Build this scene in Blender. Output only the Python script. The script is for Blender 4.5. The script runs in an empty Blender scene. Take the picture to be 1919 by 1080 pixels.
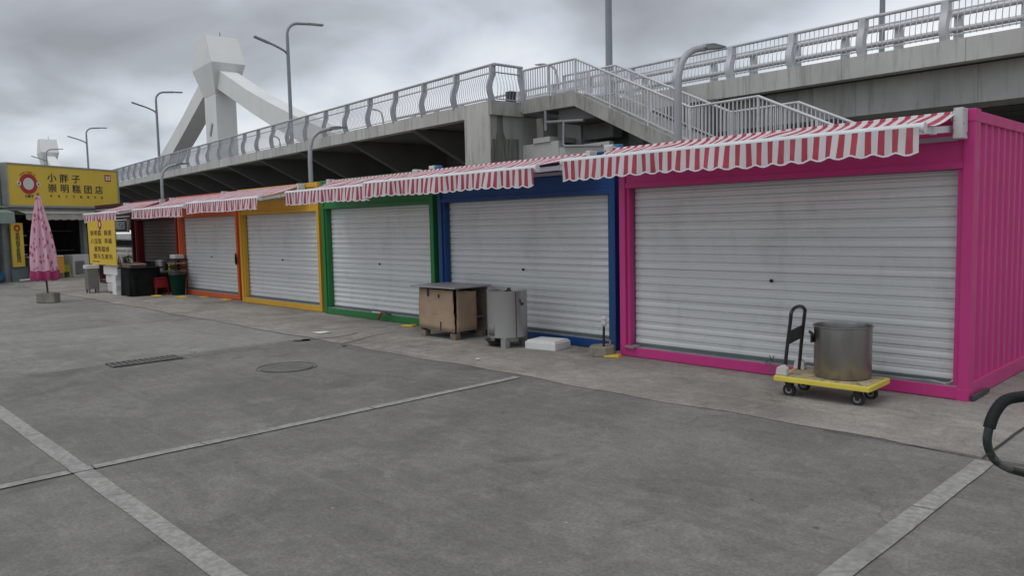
import bpy, bmesh, math, random
from mathutils import Vector, Matrix
R_ = math.radians
random.seed(7)
sc = bpy.context.scene
col = sc.collection

# ---------------------------------------------------------------- camera
cd = bpy.data.cameras.new("camera")
cam = bpy.data.objects.new("camera", cd)
col.objects.link(cam)
rot = Matrix(((0.69534760639677, -0.044399634321184316, 0.7173007589222444),
              (0.7183621078720391, 0.07232166300719041, -0.6918998909043962),
              (-0.021156281618553974, 0.996392618164155, 0.08218371016239737)))
cam.matrix_world = Matrix.Translation((0, 0, 1.66)) @ rot.to_4x4()
cd.sensor_width = 36.0
cd.lens = 1454.0 / 1919.0 * 36.0
cd.clip_start = 0.05
cd.clip_end = 3000
sc.camera = cam
sc.render.resolution_x = 1024
sc.render.resolution_y = 577
sc.view_settings.view_transform = 'Standard'
sc.view_settings.look = 'None'
sc.view_settings.exposure = 0.38
sc.view_settings.gamma = 1.0

# ---------------------------------------------------------------- sky and sun (overcast)
SUN_ELEV, SUN_AZ = 66.0, 190.0
world = bpy.data.worlds.new("World")
sc.world = world
world.use_nodes = True
nt = world.node_tree
nt.nodes.clear()
def N(t, kind, **kw):
    n = t.nodes.new(kind)
    for k, v in kw.items():
        setattr(n, k, v)
    return n
def setin(n, **kw):
    for k, v in kw.items():
        n.inputs[k.replace('_', ' ')].default_value = v
def math_(t, op, a, b=None, clamp=False):
    n = N(t, 'ShaderNodeMath', operation=op, use_clamp=clamp)
    for i, v in enumerate((a, b)):
        if v is None: continue
        if isinstance(v, (int, float)): n.inputs[i].default_value = v
        else: t.links.new(v, n.inputs[i])
    return n.outputs[0]
def ramp(t, fac, stops):
    n = N(t, 'ShaderNodeValToRGB')
    els = n.color_ramp.elements
    while len(els) < len(stops): els.new(0.5)
    for e, (p, c) in zip(els, stops):
        e.position = p
        e.color = (*c, 1) if len(c) == 3 else c
    t.links.new(fac, n.inputs[0])
    return n.outputs[0]
def mixc(t, fac, a, b, mode='MIX'):
    n = N(t, 'ShaderNodeMix', data_type='RGBA', blend_type=mode)
    for s, v in ((n.inputs[0], fac), (n.inputs[6], a), (n.inputs[7], b)):
        if isinstance(v, (int, float)): s.default_value = v
        elif isinstance(v, tuple): s.default_value = (*v, 1) if len(v) == 3 else v
        else: t.links.new(v, s)
    return n.outputs[2]
out = N(nt, 'ShaderNodeOutputWorld')
bg = N(nt, 'ShaderNodeBackground')
nt.links.new(bg.outputs[0], out.inputs[0])
sky = N(nt, 'ShaderNodeTexSky', sky_type='NISHITA')
sky.sun_disc = False
sky.sun_elevation = R_(SUN_ELEV)
sky.sun_rotation = R_(SUN_AZ)
tc = N(nt, 'ShaderNodeTexCoord')
sep = N(nt, 'ShaderNodeSeparateXYZ')
nt.links.new(tc.outputs['Generated'], sep.inputs[0])
zc = math_(nt, 'ADD', math_(nt, 'MAXIMUM', sep.outputs[2], 0.0), 0.3)
cmb = N(nt, 'ShaderNodeCombineXYZ')
nt.links.new(math_(nt, 'DIVIDE', sep.outputs[0], zc), cmb.inputs[0])
nt.links.new(math_(nt, 'DIVIDE', sep.outputs[1], zc), cmb.inputs[1])
def noise(t, vec, scale, detail=4, rough=0.5, dist=0.0, off=None):
    if off is not None:
        m = N(t, 'ShaderNodeMapping')
        m.inputs['Location'].default_value = off
        t.links.new(vec, m.inputs[0]); vec = m.outputs[0]
    n = N(t, 'ShaderNodeTexNoise')
    setin(n, Scale=scale, Detail=detail, Roughness=rough, Distortion=dist)
    t.links.new(vec, n.inputs['Vector'])
    return n.outputs['Fac']
SKY_OFF = (2.2, 6.4, 1.0)
big = noise(nt, cmb.outputs[0], 0.85, 4, 0.45, 0.5, SKY_OFF)
mid = noise(nt, cmb.outputs[0], 2.3, 6, 0.5, 0.5, (11.0, 4.0, 0.0))
f = math_(nt, 'ADD', math_(nt, 'MULTIPLY', big, 0.72), math_(nt, 'MULTIPLY', mid, 0.28))
cloud = ramp(nt, f, [(0.375, (2.1, 2.17, 2.32)), (0.45, (3.0, 3.15, 3.4)), (0.5, (3.95, 4.25, 4.7)), (0.56, (5.2, 5.4, 5.7)), (0.63, (6.1, 6.2, 6.3))])
# added gain makes the sky slightly brighter over the bridge (+y)
side = math_(nt, 'MULTIPLY_ADD', sep.outputs[1], 0.06)
side.node.inputs[2].default_value = 1.14
cl2 = N(nt, 'ShaderNodeVectorMath', operation='SCALE')
nt.links.new(cloud, cl2.inputs[0]); nt.links.new(side, cl2.inputs['Scale'])
skyc = mixc(nt, 0.93, sky.outputs[0], cl2.outputs[0])
nt.links.new(skyc, bg.inputs[0])
bg.inputs[1].default_value = 0.1

sd = bpy.data.lights.new("sun", 'SUN')
sd.energy = 0.8
sd.angle = R_(40)
sd.color = (1.0, 0.97, 0.92)
sun = bpy.data.objects.new("sun", sd)
col.objects.link(sun)
az, el = R_(SUN_AZ), R_(SUN_ELEV)
to_sun = Vector((math.sin(az) * math.cos(el), math.cos(az) * math.cos(el), math.sin(el)))
sun.rotation_euler = to_sun.to_track_quat('Z', 'Y').to_euler()

# ---------------------------------------------------------------- materials
def new_mat(name):
    m = bpy.data.materials.new(name)
    m.use_nodes = True
    t = m.node_tree
    b = t.nodes['Principled BSDF']
    return m, t, b
def mat(name, c, rough=0.6, metal=0.0, var=0.12, scale=2.0, bump=0.0, bscale=40.0, stretch=(1, 1, 1),
        dirt=None, dscale=1.5, dlo=0.55, dhi=0.75, damt=0.5, dstretch=(1, 1, 1), spec=0.5, coat=0.0, transl=0.0, chips=None, joints=None):
    m, t, b = new_mat(name)
    co = N(t, 'ShaderNodeTexCoord').outputs['Object']
    def mapped(s):
        if s == (1, 1, 1): return co
        n = N(t, 'ShaderNodeMapping'); n.inputs['Scale'].default_value = s
        t.links.new(co, n.inputs[0]); return n.outputs[0]
    n1 = noise(t, mapped(stretch), scale, 6, 0.6)
    lo = tuple(max(0, x * (1 - var)) for x in c); hi = tuple(min(1, x * (1 + var)) for x in c)
    cc = ramp(t, n1, [(0.3, lo), (0.7, hi)])
    if dirt is not None:
        n2 = noise(t, mapped(dstretch), dscale, 8, 0.65, 0.3, (5, 3, 1))
        k = ramp(t, n2, [(dlo, (0, 0, 0)), (dhi, (damt,) * 3)])
        cc = mixc(t, k, cc, dirt)
    if chips is not None:
        n4 = noise(t, mapped((1, 1, 0.7)), 6.5, 9, 0.72, 0.4, (2, 8, 4))
        cc = mixc(t, ramp(t, n4, [(0.645, (0, 0, 0)), (0.658, (0.75,) * 3)]), cc, chips)
        n5 = noise(t, mapped((2.5, 2.5, 0.25)), 2.4, 7, 0.65, 0.2, (1, 1, 9))
        cc = mixc(t, ramp(t, n5, [(0.52, (0, 0, 0)), (0.75, (0.4,) * 3)]), cc, tuple(x * 0.7 + 0.05 for x in c))
    if joints:
        sx = N(t, 'ShaderNodeSeparateXYZ'); t.links.new(co, sx.inputs[0])
        fr = math_(t, 'FRACT', math_(t, 'DIVIDE', math_(t, 'ADD', sx.outputs[0], 1000.0), joints))
        cc = mixc(t, ramp(t, fr, [(0.006, (0.6,) * 3), (0.009, (0, 0, 0))]), cc, tuple(x * 0.4 for x in c))
    t.links.new(cc, b.inputs['Base Color'])
    n3 = noise(t, mapped(stretch), scale * 4, 5, 0.6)
    rr = ramp(t, n3, [(0.3, (max(0, rough - 0.08),) * 3), (0.7, (min(1, rough + 0.1),) * 3)])
    t.links.new(rr, b.inputs['Roughness'])
    b.inputs['Metallic'].default_value = metal
    b.inputs['Specular IOR Level'].default_value = spec
    b.inputs['Coat Weight'].default_value = coat
    if bump:
        bn = N(t, 'ShaderNodeBump'); bn.inputs['Strength'].default_value = bump; bn.inputs['Distance'].default_value = 0.02
        t.links.new(noise(t, mapped(stretch), bscale, 6, 0.65), bn.inputs['Height'])
        t.links.new(bn.outputs[0], b.inputs['Normal'])
    if transl:
        tr = N(t, 'ShaderNodeBsdfTranslucent'); t.links.new(cc, tr.inputs[0])
        mx = N(t, 'ShaderNodeMixShader'); mx.inputs[0].default_value = transl
        t.links.new(b.outputs[0], mx.inputs[1]); t.links.new(tr.outputs[0], mx.inputs[2])
        t.links.new(mx.outputs[0], t.nodes['Material Output'].inputs[0])
    return m

def ground_mat(name, base, light, dark, sc1=0.5, warm=None, seed=0.0, crack=True):
    m, t, b = new_mat(name)
    co = N(t, 'ShaderNodeTexCoord').outputs['Object']
    a = noise(t, co, sc1, 6, 0.6, 0.6, (seed, 2, 0))
    c = ramp(t, a, [(0.32, dark), (0.5, base), (0.7, light)])
    # pale scuffed patches
    p = noise(t, co, 1.7, 9, 0.72, 0.8, (seed + 4, 9, 0))
    c = mixc(t, ramp(t, p, [(0.48, (0, 0, 0)), (0.68, (0.5,) * 3)]), c, tuple(x * 1.4 for x in light))
    q = noise(t, co, 7.5, 8, 0.78, 0.2, (seed + 1, 3, 0))
    c = mixc(t, 0.55, c, ramp(t, q, [(0.32, (0.35,) * 3), (0.68, (0.65,) * 3)]), 'OVERLAY')
    # sweeping marks (broom / tyre), two directions
    mp = N(t, 'ShaderNodeMapping'); mp.inputs['Rotation'].default_value = (0, 0, R_(32)); mp.inputs['Scale'].default_value = (0.6, 9, 1)
    t.links.new(co, mp.inputs[0])
    s = noise(t, mp.outputs[0], 1.1, 8, 0.7, 0.4)
    c = mixc(t, ramp(t, s, [(0.52, (0, 0, 0)), (0.75, (0.4,) * 3)]), c, tuple(x * 1.35 for x in light))
    mp2 = N(t, 'ShaderNodeMapping'); mp2.inputs['Rotation'].default_value = (0, 0, R_(-51)); mp2.inputs['Scale'].default_value = (0.7, 7, 1)
    t.links.new(co, mp2.inputs[0])
    s2 = noise(t, mp2.outputs[0], 0.9, 8, 0.7, 0.3, (seed, 7, 0))
    c = mixc(t, ramp(t, s2, [(0.55, (0, 0, 0)), (0.75, (0.35,) * 3)]), c, tuple(x * 0.62 for x in dark))
    # oil and damp stains with an edge of their own
    o = noise(t, co, 0.9, 7, 0.6, 1.2, (seed + 20, 1, 0))
    c = mixc(t, ramp(t, o, [(0.6, (0, 0, 0)), (0.7, (0.55,) * 3)]), c, warm if warm else tuple(x * 0.7 for x in dark))
    # aggregate speckle
    sp = noise(t, co, 48, 7, 0.8)
    c = mixc(t, 0.7, c, ramp(t, sp, [(0.32, (0.28,) * 3), (0.68, (0.72,) * 3)]), 'OVERLAY')
    # small dark spots (gum, oil drops)
    v = N(t, 'ShaderNodeTexVoronoi'); v.inputs['Scale'].default_value = 1.9; v.inputs['Randomness'].default_value = 1
    t.links.new(co, v.inputs['Vector'])
    vs = ramp(t, v.outputs['Distance'], [(0.018, (0.75,) * 3), (0.04, (0, 0, 0))])
    c = mixc(t, vs, c, tuple(x * 0.4 for x in dark))
    v3 = N(t, 'ShaderNodeTexVoronoi'); v3.inputs['Scale'].default_value = 2.3
    mo = N(t, 'ShaderNodeMapping'); mo.inputs['Location'].default_value = (3.3, 1.7, 0)
    t.links.new(co, mo.inputs[0]); t.links.new(mo.outputs[0], v3.inputs['Vector'])
    c = mixc(t, ramp(t, v3.outputs['Distance'], [(0.012, (0.8,) * 3), (0.022, (0, 0, 0))]), c, (0.5, 0.5, 0.48))
    if crack:
        v2 = N(t, 'ShaderNodeTexVoronoi', feature='DISTANCE_TO_EDGE'); v2.inputs['Scale'].default_value = 0.23
        wob = N(t, 'ShaderNodeVectorMath', operation='ADD')
        nn = N(t, 'ShaderNodeTexNoise'); setin(nn, Scale=1.4, Detail=6)
        t.links.new(co, nn.inputs['Vector'])
        sc_ = N(t, 'ShaderNodeVectorMath', operation='SCALE'); sc_.inputs['Scale'].default_value = 1.3
        t.links.new(nn.outputs['Color'], sc_.inputs[0])
        t.links.new(co, wob.inputs[0]); t.links.new(sc_.outputs[0], wob.inputs[1])
        t.links.new(wob.outputs[0], v2.inputs['Vector'])
        k = ramp(t, v2.outputs['Distance'], [(0.0012, (0.55,) * 3), (0.0035, (0, 0, 0))])
        br = ramp(t, noise(t, co, 0.6, 3, 0.5, 0, (seed + 2, 2, 2)), [(0.5, (0, 0, 0)), (0.62, (1, 1, 1))])
        c = mixc(t, mixc(t, 1.0, k, br, 'MULTIPLY'), c, tuple(x * 0.3 for x in dark))
    t.links.new(c, b.inputs['Base Color'])
    t.links.new(ramp(t, p, [(0.3, (0.72,) * 3), (0.7, (0.92,) * 3)]), b.inputs['Roughness'])
    b.inputs['Specular IOR Level'].default_value = 0.3
    bn = N(t, 'ShaderNodeBump'); bn.inputs['Strength'].default_value = 0.35; bn.inputs['Distance'].default_value = 0.01
    t.links.new(noise(t, co, 60, 6, 0.7), bn.inputs['Height'])
    t.links.new(bn.outputs[0], b.inputs['Normal'])
    return m

def paint(name, c, **k):
    k.setdefault('chips', (0.16, 0.13, 0.11))
    d = dict(rough=0.45, var=0.07, scale=1.3, dirt=tuple(x * 0.45 + 0.03 for x in c), dscale=2.2, dlo=0.58, dhi=0.8,
             damt=0.45, dstretch=(3, 3, 0.5), bump=0.05, bscale=18, spec=0.4)
    d.update(k)
    return mat(name, c, **d)

M = {}
M['slab'] = ground_mat('dark_concrete', (0.168, 0.162, 0.147), (0.202, 0.195, 0.178), (0.136, 0.132, 0.12), 0.5)
M['plain'] = ground_mat('pale_concrete', (0.222, 0.216, 0.199), (0.262, 0.255, 0.236), (0.178, 0.173, 0.16), 0.35, seed=31)
M['apron'] = ground_mat('brown_concrete', (0.262, 0.248, 0.223), (0.32, 0.303, 0.273), (0.185, 0.174, 0.154), 0.7, warm=(0.14, 0.125, 0.105), seed=53)
M['band'] = mat('granite_band', (0.31, 0.304, 0.284), 0.85, var=0.3, scale=22, bump=0.3, bscale=90, dirt=(0.17, 0.165, 0.155), dscale=1.8, dlo=0.5, dhi=0.7, damt=0.75)
M['joint'] = mat('joint_black', (0.05, 0.048, 0.045), 0.95, var=0.3)
M['iron'] = mat('cast_iron', (0.075, 0.073, 0.07), 0.75, 0.2, var=0.25, scale=8, bump=0.3)
M['cover'] = mat('worn_cover', (0.15, 0.147, 0.137), 0.85, var=0.2, scale=6, bump=0.4, bscale=50)
M['pink'] = paint('pink_paint', (0.58, 0.045, 0.235), rough=0.42)
M['blue'] = paint('blue_paint', (0.008, 0.062, 0.215), rough=0.42)
M['green'] = paint('green_paint', (0.02, 0.19, 0.05))
M['yellow'] = paint('yellow_paint', (0.68, 0.39, 0.035))
M['orange'] = paint('orange_paint', (0.64, 0.13, 0.04))
M['red'] = paint('red_paint', (0.2, 0.014, 0.016))
M['maroon'] = paint('maroon_paint', (0.07, 0.018, 0.022))
M['shutter'] = mat('shutter_metal', (0.7, 0.725, 0.72), 0.5, 0.0, var=0.09, scale=1.0, stretch=(0.12, 1, 10.8), bump=0.12, bscale=2.2,  dirt=(0.42, 0.42, 0.41), dscale=1.6, dlo=0.52, dhi=0.78, damt=0.5, dstretch=(1.4, 1, 0.7), spec=0.4)
M['shutter_dark'] = mat('grey_shutter', (0.17, 0.17, 0.175), 0.5, 0.1, var=0.1)
M['seal'] = mat('grey_green_bar', (0.12, 0.16, 0.155), 0.6, 0.1, var=0.15, scale=4)
M['steel_sill'] = mat('dull_steel', (0.36, 0.36, 0.38), 0.5, 0.5, var=0.15, scale=5)
M['black'] = mat('black_plastic', (0.02, 0.02, 0.022), 0.5, var=0.2, scale=6)
M['blackpaint'] = mat('black_gloss_tube', (0.018, 0.02, 0.021), 0.32, 0.0, var=0.2, scale=9, dirt=(0.1, 0.1, 0.1), dscale=5, dlo=0.6, dhi=0.75, damt=0.4)
M['darkroom'] = mat('unlit_interior', (0.05, 0.05, 0.052), 0.9, var=0.3, scale=2)  # near-black base: interior shade put into the colour
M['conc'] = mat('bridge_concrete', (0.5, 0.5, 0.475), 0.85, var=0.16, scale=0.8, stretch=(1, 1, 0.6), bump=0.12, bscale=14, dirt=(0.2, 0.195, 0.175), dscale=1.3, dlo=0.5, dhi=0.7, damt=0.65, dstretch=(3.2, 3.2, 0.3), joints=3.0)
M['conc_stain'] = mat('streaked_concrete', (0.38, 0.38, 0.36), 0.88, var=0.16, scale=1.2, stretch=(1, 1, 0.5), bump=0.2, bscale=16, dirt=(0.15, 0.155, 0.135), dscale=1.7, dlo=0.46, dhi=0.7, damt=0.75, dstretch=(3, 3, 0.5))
M['conc_shaded'] = mat('shaded_concrete', (0.13, 0.13, 0.125), 0.9, var=0.2, scale=0.6, dirt=(0.11, 0.11, 0.105), dscale=0.8, damt=0.5)  # bridge concrete darkened: shade of the undersides put into the colour
M['wall_white'] = mat('whitewashed_wall', (0.47, 0.47, 0.46), 0.85, var=0.08, scale=0.9, bump=0.08, dirt=(0.34, 0.335, 0.32), dscale=1.3, dlo=0.55, dhi=0.78, damt=0.5, dstretch=(2, 2, 0.5))
M['damp'] = mat('damp_stain', (0.13, 0.135, 0.12), 0.8, var=0.4, scale=2.2, stretch=(5, 5, 0.5), dirt=(0.3, 0.3, 0.28), dscale=2.5, dlo=0.52, dhi=0.66, damt=0.7, dstretch=(6, 6, 0.4))
M['rail'] = mat('grey_blue_rail', (0.42, 0.435, 0.46), 0.5, 0.1, var=0.12, scale=2, dirt=(0.2, 0.2, 0.2), dscale=4, damt=0.4)
M['rail_pale'] = mat('galvanised_rail', (0.58, 0.59, 0.61), 0.5, 0.1, var=0.12, scale=2, dirt=(0.25, 0.24, 0.22), dscale=4, damt=0.4)
M['pylon'] = mat('pylon_white', (0.74, 0.75, 0.73), 0.75, var=0.05, scale=0.25, dirt=(0.58, 0.59, 0.57), dscale=0.4, dlo=0.5, dhi=0.8, damt=0.4, dstretch=(1, 1, 0.3), bump=0.03, bscale=3)
M['lamp'] = mat('lamp_grey', (0.27, 0.285, 0.31), 0.5, 0.2, var=0.1, scale=2)
M['lamp_pale'] = mat('gooseneck_grey', (0.38, 0.39, 0.41), 0.5, 0.15, var=0.12, scale=2, dirt=(0.26, 0.24, 0.2), dscale=3, damt=0.4)
M['glass'] = mat('lamp_glass', (0.5, 0.5, 0.48), 0.25, var=0.05)
M['white'] = mat('white_metal', (0.68, 0.68, 0.67), 0.45, var=0.08, scale=3, dirt=(0.42, 0.42, 0.4), dscale=5, damt=0.5)
M['bracketm'] = mat('scuffed_white_bracket', (0.6, 0.6, 0.6), 0.5, var=0.1, scale=4, dirt=(0.03, 0.03, 0.03), dscale=14, dlo=0.6, dhi=0.64, damt=1.0)
M['bar_white'] = mat('front_bar_white', (0.66, 0.72, 0.73), 0.4, var=0.06, scale=4)
M['hem'] = mat('pale_hem', (0.74, 0.73, 0.74), 0.8, var=0.06)
M['foam'] = mat('white_foam', (0.74, 0.75, 0.74), 0.9, var=0.05, scale=12, bump=0.2, bscale=70, dirt=(0.5, 0.49, 0.46), dscale=5, damt=0.4)
M['card'] = mat('brown_cardboard', (0.36, 0.26, 0.175), 0.9, var=0.12, scale=3, bump=0.15, bscale=10, dirt=(0.24, 0.165, 0.105), dscale=3.5, dlo=0.52, dhi=0.7, damt=0.5, dstretch=(1, 1, 2))
M['steel'] = mat('brushed_steel', (0.44, 0.44, 0.43), 0.4, 0.75, var=0.04, scale=1.2, stretch=(1, 1, 0.3))
M['steel_pot'] = mat('polished_steel', (0.33, 0.325, 0.315), 0.34, 1.0, var=0.05, scale=1.5, stretch=(2, 2, 0.3), dirt=(0.36, 0.34, 0.32), dscale=3, damt=0.4)
M['wood'] = mat('old_wood', (0.2, 0.16, 0.12), 0.85, var=0.3, scale=4, stretch=(1, 6, 6), bump=0.3)
M['stone'] = mat('rough_block', (0.26, 0.24, 0.2), 0.95, var=0.25, scale=6, bump=0.6, bscale=25, dirt=(0.11, 0.1, 0.075), dscale=4, damt=0.7)
M['bowl'] = mat('dark_plastic_bowl', (0.04, 0.03, 0.036), 0.4, var=0.2)
M['yellowpad'] = mat('yellow_plastic', (0.72, 0.52, 0.05), 0.5, var=0.15, scale=8, dirt=(0.3, 0.22, 0.08), dscale=12, damt=0.5)
M['deckwood'] = mat('worn_deck', (0.42, 0.35, 0.22), 0.8, var=0.25, scale=5, dirt=(0.12, 0.1, 0.075), dscale=7, dlo=0.48, dhi=0.62, damt=0.8, dstretch=(1.5, 1, 1))
M['bumper'] = mat('yellow_bumper', (0.7, 0.58, 0.08), 0.5, var=0.1, scale=6, dirt=(0.35, 0.3, 0.12), dscale=9, damt=0.5)
M['rubber'] = mat('black_rubber', (0.025, 0.025, 0.025), 0.75, var=0.2)
M['hub'] = mat('grey_hub', (0.35, 0.34, 0.33), 0.5, 0.3, var=0.2, scale=12)
M['clothblk'] = mat('black_cloth', (0.009, 0.011, 0.011), 0.7, var=0.35, scale=5, bump=0.5, bscale=7, spec=0.15)
M['greycab'] = mat('grey_cabinet', (0.2, 0.2, 0.185), 0.6, 0.2, var=0.15, scale=3, dirt=(0.12, 0.115, 0.1), dscale=4)
M['redplastic'] = mat('red_plastic', (0.26, 0.013, 0.013), 0.4, var=0.12)
M['greenplastic'] = mat('green_plastic', (0.004, 0.03, 0.019), 0.75, var=0.15, spec=0.15)
M['limeplastic'] = mat('lime_plastic', (0.35, 0.42, 0.04), 0.45, var=0.15)
M['bagwhite'] = mat('white_bag', (0.6, 0.58, 0.57), 0.7, var=0.1, bump=0.4, bscale=20)
M['board_yellow'] = mat('sign_yellow', (0.74, 0.52, 0.065), 0.5, var=0.06, scale=0.7, dirt=(0.6, 0.42, 0.09), dscale=0.8, damt=0.4)
M['ink'] = mat('ink_navy', (0.03, 0.036, 0.055), 0.6, var=0.1)
M['ink_brown'] = mat('ink_brown', (0.2, 0.1, 0.03), 0.6, var=0.1)
M['ink_red'] = mat('ink_red', (0.45, 0.03, 0.035), 0.6, var=0.1)
M['logo_white'] = mat('logo_white', (0.68, 0.66, 0.62), 0.6, var=0.05)
M['cream'] = mat('cream_canvas', (0.5, 0.47, 0.41), 0.8, var=0.12, scale=2, transl=0.2, dirt=(0.36, 0.33, 0.27), dscale=3)
M['greencanvas'] = mat('pale_green_canvas', (0.32, 0.39, 0.35), 0.8, var=0.12, scale=2, transl=0.2)
M['shopwall'] = mat('grimy_wall', (0.22, 0.235, 0.23), 0.85, var=0.2, scale=2, dirt=(0.1, 0.1, 0.1), dscale=2)
M['greywall'] = mat('grey_purple_wall', (0.2, 0.195, 0.215), 0.85, var=0.2, scale=1.5, dirt=(0.11, 0.105, 0.12), dscale=5, dlo=0.48, dhi=0.6, damt=0.7)
M['gutter'] = mat('gutter_metal', (0.34, 0.36, 0.33), 0.5, 0.2, var=0.15)
M['tealwall'] = mat('teal_plinth', (0.15, 0.2, 0.2), 0.8, var=0.15)
M['orangeboard'] = mat('orange_board', (0.68, 0.33, 0.04), 0.6, var=0.1)
M['creamwall'] = mat('cream_wall', (0.62, 0.52, 0.33), 0.85, var=0.08, scale=1)
M['palewall'] = mat('pale_kiosk_wall', (0.5, 0.53, 0.52), 0.8, var=0.1)
M['bluebit'] = mat('blue_plastic', (0.03, 0.2, 0.4), 0.5, var=0.1)
M['handlegreen'] = mat('chipped_green_tube', (0.012, 0.022, 0.019), 0.4, 0.0, var=0.25, scale=12, dirt=(0.15, 0.145, 0.145), dscale=9, dlo=0.58, dhi=0.64, damt=0.6)
M['grip'] = mat('foam_grip', (0.008, 0.009, 0.009), 0.55, var=0.3, scale=30, spec=0.25, bump=0.25, bscale=90)
M['paper'] = mat('white_paper', (0.72, 0.72, 0.7), 0.9, var=0.06)
M['plant'] = mat('leaf_green', (0.05, 0.1, 0.035), 0.7, var=0.3, scale=20)
M['bottle'] = mat('pale_bottle', (0.5, 0.53, 0.5), 0.25, var=0.2, scale=15)

def stripe_mat(name, period, red, white, transl=0.28, phase=0.0):
    m, t, b = new_mat(name)
    co = N(t, 'ShaderNodeTexCoord').outputs['Object']
    sp = N(t, 'ShaderNodeSeparateXYZ'); t.links.new(co, sp.inputs[0])
    wob = math_(t, 'MULTIPLY', math_(t, 'SUBTRACT', noise(t, co, 2.0, 2), 0.5), 0.015)
    x = math_(t, 'ADD', math_(t, 'ADD', sp.outputs[0], wob), 100 * period + phase)
    fr = math_(t, 'FRACT', math_(t, 'DIVIDE', x, period))
    tri = math_(t, 'ABSOLUTE', math_(t, 'SUBTRACT', fr, 0.5))
    k = ramp(t, tri, [(0.228, (0, 0, 0)), (0.248, (1, 1, 1))])
    n1 = noise(t, co, 3.0, 5, 0.6)
    cw = ramp(t, n1, [(0.3, tuple(x * 0.93 for x in white)), (0.7, white)])
    cr = ramp(t, n1, [(0.3, tuple(x * 0.85 for x in red)), (0.7, tuple(min(1, x * 1.15) for x in red))])
    c = mixc(t, k, cr, cw)
    st = noise(t, co, 1.4, 7, 0.7, 0.5, (3, 3, 3))
    c = mixc(t, ramp(t, st, [(0.5, (0, 0, 0)), (0.75, (0.42,) * 3)]), c, (0.34, 0.3, 0.28))
    t.links.new(c, b.inputs['Base Color'])
    b.inputs['Roughness'].default_value = 0.75
    b.inputs['Specular IOR Level'].default_value = 0.2
    tr = N(t, 'ShaderNodeBsdfTranslucent'); t.links.new(c, tr.inputs[0])
    mx = N(t, 'ShaderNodeMixShader'); mx.inputs[0].default_value = transl
    t.links.new(b.outputs[0], mx.inputs[1]); t.links.new(tr.outputs[0], mx.inputs[2])
    t.links.new(mx.outputs[0], t.nodes['Material Output'].inputs[0])
    return m
M['stripe'] = stripe_mat('striped_canvas', 0.107, (0.52, 0.085, 0.12), (0.8, 0.78, 0.81))

def umbrella_mat():
    m, t, b = new_mat('floral_pink_canvas')
    co = N(t, 'ShaderNodeTexCoord').outputs['Object']
    v = N(t, 'ShaderNodeTexVoronoi'); v.inputs['Scale'].default_value = 10.5
    mp = N(t, 'ShaderNodeMapping'); mp.inputs['Scale'].default_value = (1.3, 1.3, 0.7)
    t.links.new(co, mp.inputs[0]); t.links.new(mp.outputs[0], v.inputs['Vector'])
    k = ramp(t, v.outputs['Distance'], [(0.3, (1, 1, 1)), (0.4, (0, 0, 0))])
    c = mixc(t, k, (0.68, 0.4, 0.48), (0.4, 0.08, 0.16))
    n1 = noise(t, co, 4, 4)
    c = mixc(t, ramp(t, n1, [(0.45, (0, 0, 0)), (0.7, (0.35,) * 3)]), c, (0.62, 0.5, 0.55))
    t.links.new(c, b.inputs['Base Color']); b.inputs['Roughness'].default_value = 0.75
    return m
M['floral'] = umbrella_mat()
M['umbhem'] = mat('crimson_hem', (0.36, 0.04, 0.13), 0.7, var=0.2, scale=5)

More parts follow.
